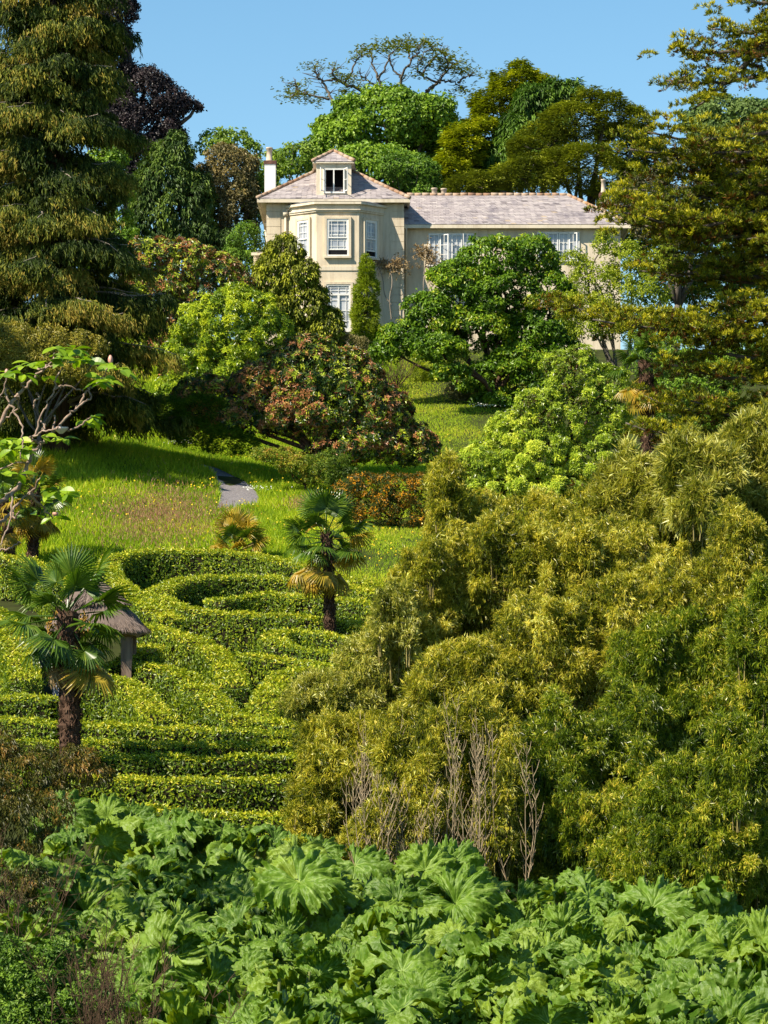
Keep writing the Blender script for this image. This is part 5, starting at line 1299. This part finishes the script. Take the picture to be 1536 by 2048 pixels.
bamboo('pale feathery bamboo at the right edge just below the fir', 84, [(1480, 960, 90, 70), (1400, 990, 80, 70), (1330, 990, 70, 60), (1540, 900, 60, 70), (1260, 1010, 60, 60), (1500, 1060, 100, 80), (1370, 1090, 110, 70)], L_bamp, 1.2, 601, L=.21)
bamboo('tall bamboo whose tips stand before the pale rhododendron', 86, [(890, 1030, 34, 70), (880, 960, 14, 34), (960, 1060, 66, 56), (1060, 1070, 80, 62), (1160, 1060, 80, 60), (900, 1120, 60, 70)], L_bam, 1.2, 602)
bamboo('bamboo with yellowing tips behind the bare canes', 81, [(860, 1200, 72, 80), (980, 1170, 90, 80), (1100, 1160, 90, 80), (1220, 1130, 80, 70), (820, 1300, 70, 80), (950, 1300, 90, 80)], L_bam, 1.2, 603)
bamboo('straw tipped bamboo plume leaning over the right end of the maze', 80, [(730, 1330, 60, 44), (660, 1390, 66, 40), (790, 1240, 40, 60), (620, 1380, 30, 14), (700, 1430, 60, 46), (780, 1400, 60, 60)], L_bamp, 1.2, 604)
bamboo('broad bamboo mass in the middle of the right half', 78, [(900, 1370, 80, 60), (940, 1460, 60, 70), (860, 1440, 60, 70), (1010, 1480, 60, 70), (1290, 1540, 80, 60, 2), (1400, 1560, 80, 60, 1), (1090, 1290, 100, 80), (1220, 1260, 90, 80), (1340, 1220, 90, 80), (1460, 1200, 90, 90), (1180, 1390, 90, 70), (1060, 1400, 80, 70)], L_bam, 1.2, 605)
bamboo('darker green bamboo at the right edge above the lowest plumes', 76, [(1320, 1360, 90, 80), (1450, 1340, 100, 90), (1530, 1300, 60, 100), (1400, 1460, 100, 80), (1530, 1450, 70, 90), (1270, 1470, 80, 70)], L_bamd, 1.2, 606)
bamboo('bamboo with arching plumes right of the bare canes', 73, [(1130, 1500, 80, 60), (1110, 1590, 80, 70), (1220, 1570, 80, 70), (1180, 1680, 90, 70), (1080, 1690, 50, 70), (1290, 1590, 60, 60)], L_bamd, 1.25, 607)
bamboo('round plumed bamboo hanging over the giant rhubarb at the lower right', 69.5, [(1370, 1630, 90, 70), (1300, 1730, 90, 66), (1440, 1720, 90, 80), (1380, 1790, 80, 56), (1500, 1640, 70, 80), (1530, 1760, 60, 70), (1480, 1540, 80, 60), (1250, 1780, 50, 40)], L_bamd, 1.3, 608)
bamboo('low golden bamboo at the foot of the maze, left of the bare canes', 75, [(690, 1500, 70, 50), (655, 1545, 52, 40), (760, 1500, 60, 60), (660, 1590, 70, 50), (750, 1590, 60, 60), (625, 1655, 50, 36), (690, 1660, 60, 46)], L_bam, 1.3, 609)
bamboo('thin bamboo with bare feet behind the upright giant leaves', 72, [(800, 1560, 50, 70), (860, 1500, 50, 60), (790, 1670, 60, 56), (720, 1690, 40, 40), (860, 1650, 36, 50), (1010, 1520, 36, 70), (1000, 1640, 40, 70), (930, 1450, 50, 40), (930, 1580, 40, 60, 1.5), (900, 1690, 40, 40, 1.5), (960, 1700, 50, 50, 2), (840, 1600, 40, 60)], L_bam, 1.0, 610)
def dead_canes(label, px, ytop, ybot, Y, n, seed, spread=14):
    rng = np.random.default_rng(seed); b = P(px, ybot, Y); b[2] = gz(b[0], Y)
    root = thing('bare_bamboo', label, 'bamboo', b, 'leafless bamboo culms'); mb = MB(); s = Y / F
    for k in range(n):
        dx = rng.normal(0, spread) * s; foot = b + [dx, rng.normal(0, .12), -.1]; tp = P(px, ytop + rng.uniform(0, 90), Y) + [dx * 1.7 + rng.normal(0, .18), rng.normal(-.3, .2), 0]
        m = 16; t = np.linspace(0, 1, m)[:, None]; pts = foot * (1 - t) + tp * t + np.array([rng.normal(0, .16), 0, 0]) * np.sin(pi * t) + np.array([rng.normal(0, .05), 0, 0]) * np.sin(2.3 * pi * t)
        mb.tube(pts, np.linspace(.014, .004, m), 5)
        for j in range(5, m - 1):
            for sd in (-1, 1):
                if rng.random() < .75:
                    L_ = rng.uniform(.2, .6) * (1.1 - t[j, 0] * .6); mb.tube([pts[j], pts[j] + np.array([sd * .42, rng.normal(-.1, .3), .9]) * L_ * .6, pts[j] + np.array([sd * .55 + rng.normal(0, .1), rng.normal(-.1, .3), 1.5]) * L_ * .75], [.007, .005, .003], 3)
    mb.build('culms', M_deadcane, root)
dead_canes('single leafless bamboo culm left of the tallest bare group', 912, 1380, 1700, 70.9, 3, 621, 4)
dead_canes('tallest group of pale leafless bamboo culms right of the picture centre', 945, 1410, 1760, 70.8, 11, 622, 9)
dead_canes('leafless bamboo culms right of the tallest bare group', 1028, 1440, 1760, 70.9, 4, 623, 9)
dead_canes('thin bare bamboo culms in front of the golden bamboo', 735, 1420, 1700, 73.6, 9, 624, 20)
dead_canes('reddish bare bamboo culms above the pale giant leaves', 790, 1540, 1760, 70.6, 20, 625, 34)
tree('golden_shrub', 'small yellow leaved bush among the giant rhubarb stalks', 'shrub', 69.8, [(590, 1695, 36, 24), (575, 1715, 30, 20), (610, 1712, 24, 18)], L_gold, 120, 6, 'broad', .06, .03, 630, 590, .0, None, None, subr=.3, spread=.08, inner=.3, tfun=lambda p, t, r, m: t + .2)

# ------------------------------------------------------------------ shaded thicket and dead twigs, lower left
L_brown = leaf_mat('bronze bamboo leaves', [(0, (.014, .022, .005)), (.4, (.040, .050, .010)), (.75, (.10, .085, .02)), (1, (.24, .14, .045))], .2, .45, .35, gain=(2.0,1.8,1.2))
G3 = 'thicket along the lower left edge'
def thicket(label, Y, bl, mat, dens, seed, L=.14, W=.03, m=6, kind='droop', name='thicket'):
    return tree(name, label, 'shrub', Y, bl, mat, dens, m, kind, L, W, seed, None, .0, None, G3, subr=.24, spread=.10, inner=.2, tone_amp=.7, back=.3)
thicket('bronze leaved thicket at the foot of the left palm', 77, [(60, 1540, 80, 50), (150, 1530, 60, 40), (190, 1550, 40, 24), (-10, 1500, 50, 50), (110, 1590, 70, 36)], L_brown, 60, 641)
thicket('brown bamboo thicket at the left edge beside the top giant leaves', 72, [(40, 1640, 70, 60), (-20, 1600, 50, 60), (110, 1620, 40, 40), (30, 1730, 60, 60), (70, 1700, 50, 50)], L_brown, 65, 642)
thicket('dark thicket in shade at the left edge above the nettles', 66, [(20, 1800, 60, 60), (60, 1770, 50, 40), (-20, 1860, 50, 70), (40, 1860, 50, 40)], L_brown, 65, 643)
thicket('nettle patch in the lower left corner', 52, [(60, 1960, 80, 50), (0, 1930, 60, 60), (150, 2010, 90, 60), (50, 2050, 100, 60), (260, 2040, 80, 44), (110, 1910, 40, 30)], L_fern, 150, 644, .085, .04, 6, 'broad', 'nettle_patch')
def twigs(label, px, Y, ytop, n, seed, spread, name='dead_twigs'):
    rng = np.random.default_rng(seed); b = P(px, 2048, Y); b[2] = gz(b[0], Y); root = thing(name, label, 'dead shrub', b, 'dead twiggy shrubs in the foreground'); mb = MB()
    H = (H0 - ytop) / F * Y - b[2]
    for _ in range(n):
        d = unit(np.array([rng.normal(0, spread), rng.normal(0, spread), 1])); Ln = H * rng.uniform(.7, 1.05)
        pts = limb(mb, b + rng.normal(0, .3, 3) * [1, 1, 0] - [0, 0, .1], b + d * Ln, .011, .004, rng, 4, 9, .03)
        for _ in range(12):
            k = rng.integers(3, 8); dd = unit(d + rng.normal(0, .55, 3)); p2 = limb(mb, pts[k], pts[k] + dd * Ln * rng.uniform(.06, .2), .005, .0025, rng, 3, 4, .05)
            for _ in range(2): limb(mb, p2[2], p2[2] + unit(dd + rng.normal(0, .6, 3)) * Ln * .06, .0035, .002, rng, 3, 3, .04)
    mb.build('stems', B_brown, root)
twigs('dead brown twiggy shrub standing before the giant leaves, lower left', 200, 49.5, 1830, 26, 651, .13)
twigs('low dead brambles right of the tall dead twigs, lower left', 300, 48.5, 1930, 18, 652, .3)
twigs('straw coloured dead stems at the left edge beside the brown thicket', 20, 58, 1660, 14, 653, .22)
twigs('long dark bare twig crossing the giant leaves at the lower left', 270, 50.5, 1850, 4, 654, .30)

# ------------------------------------------------------------------ magnolia reaching in from the left
M_magbark = noise_mat('magnolia bark', [(.3, (.18, .12, .09)), (.6, (.34, .25, .19)), (.8, (.46, .38, .31))], 9, 5, .85, .15, (1, 1, 1), .2)
L_mag = leaf_mat('magnolia leaves', [(0, (.05, .12, .008)), (.5, (.13, .24, .015)), (1, (.25, .37, .03))], .4, .40, .45, gain=.85)
M_bud = noise_mat('pink magnolia petals', [(.3, (.50, .20, .14)), (.7, (.72, .42, .32))], 7, 4, .5, .3)
M_petal = noise_mat('pale magnolia petals', [(.3, (.62, .42, .36)), (.7, (.78, .68, .62))], 7, 4, .5, .3)
def magnolia():
    rng = np.random.default_rng(701); Y = 61.0; s = Y / F
    base = P(-190, 1900, Y); base[2] = gz(base[0], Y)
    root = thing('magnolia_tree', 'magnolia with crooked pale twigs, big fresh leaves and pink buds reaching in from the left', 'tree', base)
    q = lambda x, y, d=0.: P(x, y, Y + d)
    z2 = lambda pts: [(x / 4.097, 660 + y / 4.096) for x, y in pts]
    tr = MB(); fork = q(-170, 1330); tr.tube([base - [0, 0, .3], base * .5 + fork * .5 + [.1, 0, 0], fork], [.19, .16, .14], 10)
    tr.build('trunk', M_magbark, root, True)
    mb = MB()
    # limbs traced in the zoomed crop, from the trunk side to the tips
    L1 = [[(-700,2700),(-300,1900),(0,1570),(90,1500),(170,1400),(240,1330)], [(-700,2700),(-320,1700),(0,1400),(100,1330),(180,1270),(230,1080),(260,1020),(330,940),(420,870),(480,800),(560,690),(620,640),(680,560),(700,510),(760,460),(800,440)],
          [(230,1080),(130,1090),(20,1130),(-100,1190)], [(260,920),(290,850),(340,690),(390,600),(440,500),(460,400),(510,310)], [(440,500),(500,450),(600,470),(680,500)], [(620,650),(690,590),(740,560),(745,520),(720,480)],
          [(-700,2700),(-400,1500),(-100,900),(0,770),(60,640),(130,540),(200,480),(280,390),(340,330),(400,300),(470,280)], [(130,540),(160,560),(150,640),(110,680),(30,740),(-60,800)], [(200,480),(180,450),(200,420)], [(180,930),(300,860),(360,820),(430,820),(480,800)],
          [(40,480),(60,580),(120,650),(160,740),(190,820),(180,900),(180,940),(170,1050)], [(240,1330),(330,1210)], [(100,1330),(110,1430),(80,1560),(40,1680),(0,1760)], [(360,820),(370,770),(310,730)], [(560,830),(640,790),(700,750),(740,715)], [(480,800),(560,830)],
          [(330,330),(390,290),(440,240),(450,190)], [(800,440),(850,390),(900,290)], [(-100,900),(-60,700),(20,520),(50,400)], [(430,820),(440,760),(450,700)], [(320,940),(270,890),(250,905)], [(100,1500),(130,1560),(150,1490)], [(0,1810),(90,1790),(170,1740)], [(300,520),(330,560),(270,600),(280,640)], [(240,1330),(320,1370),(400,1380),(460,1340)], [(240,1340),(330,1430),(410,1520),(430,1540)]]
    for k, l in enumerate(L1):
        dd = rng.uniform(-.8, .8); n = len(l)
        pts = np.array([q(*z2([p])[0], dd * i / n) for i, p in enumerate(l)]); pts = smooth(pts, 2); pts[1:-1] += rng.normal(0, .014, (len(pts) - 2, 3))
        big = l[0][0] == -700
        mb.tube(pts, np.linspace(.05 if big else .021, .011, len(pts)) * (1 + .12 * np.sin(np.arange(len(pts)) * 1.7)), 7)
    # limbs outside the picture carry the rest of the crown
    for _ in range(16):
        tip = fork + np.array([-abs(rng.normal(0, 2.6)) - .3, rng.normal(0, 2.0), rng.uniform(1.0, 6.5)]); limb(mb, fork, tip, .07, .016, rng, 6, 10, .06)
    mb.build('limbs', M_magbark, root, True)
    lf, tips = [], [(470,150,7),(440,200,5),(540,160,6),(600,160,6),(400,250,5),(250,270,6),(200,300,6),(190,360,5),(60,350,6),(20,380,5),(570,240,5),(520,230,5),(640,250,4),(680,280,4),(840,400,8),(900,420,6),(820,430,4),(960,310,3),(1000,330,3),(880,280,3),(740,715,8),(690,740,4),(510,890,3),(540,900,2),(330,870,3),(130,900,7),(60,930,6),(100,980,6),(180,990,5),(10,900,5),(20,1020,5),(260,990,3),(160,1180,3),(480,1320,8),(420,1330,4),(550,1340,5),(330,1390,4),(430,1540,5),(300,1520,3),(0,1160,4),(380,380,2),(800,300,5),(760,250,4),(700,240,4)]
    for x, y, n in tips:
        c = q(*z2([(x, y)])[0], rng.uniform(-.5, .5))
        for j in range(n):
            a = rng.uniform(0, 2 * pi); d = unit(np.array([cos(a) * 1.0 + .15, sin(a) * .8, rng.uniform(-.45, .35)])); lf.append((c + d * .02, d, unit(np.array([-.15, -.45, 1]) + rng.normal(0, .35, 3)), rng.uniform(.19, .33)))
    for _ in range(900):
        c = fork + np.array([-abs(rng.normal(0, 3.0)) - .9, rng.normal(0, 2.2), rng.uniform(1.0, 7.0)]); 
        if c[0] / c[1] * F + CX > -45: continue
        lf.append((c, rdirs(1, rng)[0] * [1, 1, .4], unit(np.array([0, -.3, 1]) + rng.normal(0, .3, 3)), rng.uniform(.24, .38)))
    V, Fs, T = [], [], []; nu = 7
    for p, d, nn, Ln in lf:
        d = unit(d); sd = unit(np.cross(d, nn)); nn = np.cross(sd, d); u = np.linspace(0, 1, nu); wd = Ln * .27 * np.sin(pi * u ** 1.25) ** .8 + .002; dr = rng.uniform(.12, .4) * Ln; b0 = len(V)
        for k in range(nu):
            c = p + d * Ln * u[k] - nn * dr * u[k] ** 2; lift = nn * wd[k] * .28
            V += [c - sd * wd[k] + lift, c, c + sd * wd[k] + lift]
        t = np.clip(rng.normal(.5, .2), 0, 1)
        for k in range(nu - 1):
            i = b0 + 3 * k; Fs += [i, i+1, i+4, i+3, i+1, i+2, i+5, i+4]; T += [t, t]
    obj('foliage', raw_mesh('foliage', np.array(V), Fs, np.full(len(T), 4), np.array(T), False), L_mag, root)
    def bud(x, y, h, r, mat, open_=0.0):
        c = q(*z2([(x, y)])[0]); mb = MB()
        for k in range(6):
            a = k * pi / 3 + .2; n = 8; t = np.linspace(0, 1, n); V = []
            for i in range(n):
                rr = r * sin(pi * min(1, .08 + t[i] * .86)) ** .75 + open_ * t[i] ** 2 * r; z = h * t[i] * (1 - open_ * .35 * t[i])
                for da in (-.62, 0, .62): V.append(c + np.array([cos(a + da) * rr, sin(a + da) * rr, z]) * (1 if da == 0 else .99))
            mb.add(V, [(3*i+j, 3*i+j+1, 3*i+j+4, 3*i+j+3) for i in range(n - 1) for j in (0, 1)])
        return mb.build('flower', mat, root, True)
    bud(905, 285, .17, .045, M_bud); bud(500, 850, .19, .09, M_petal, 1.1); bud(55, 365, .10, .035, M_bud); bud(455, 1530, .10, .05, M_bud, .5)
magnolia()
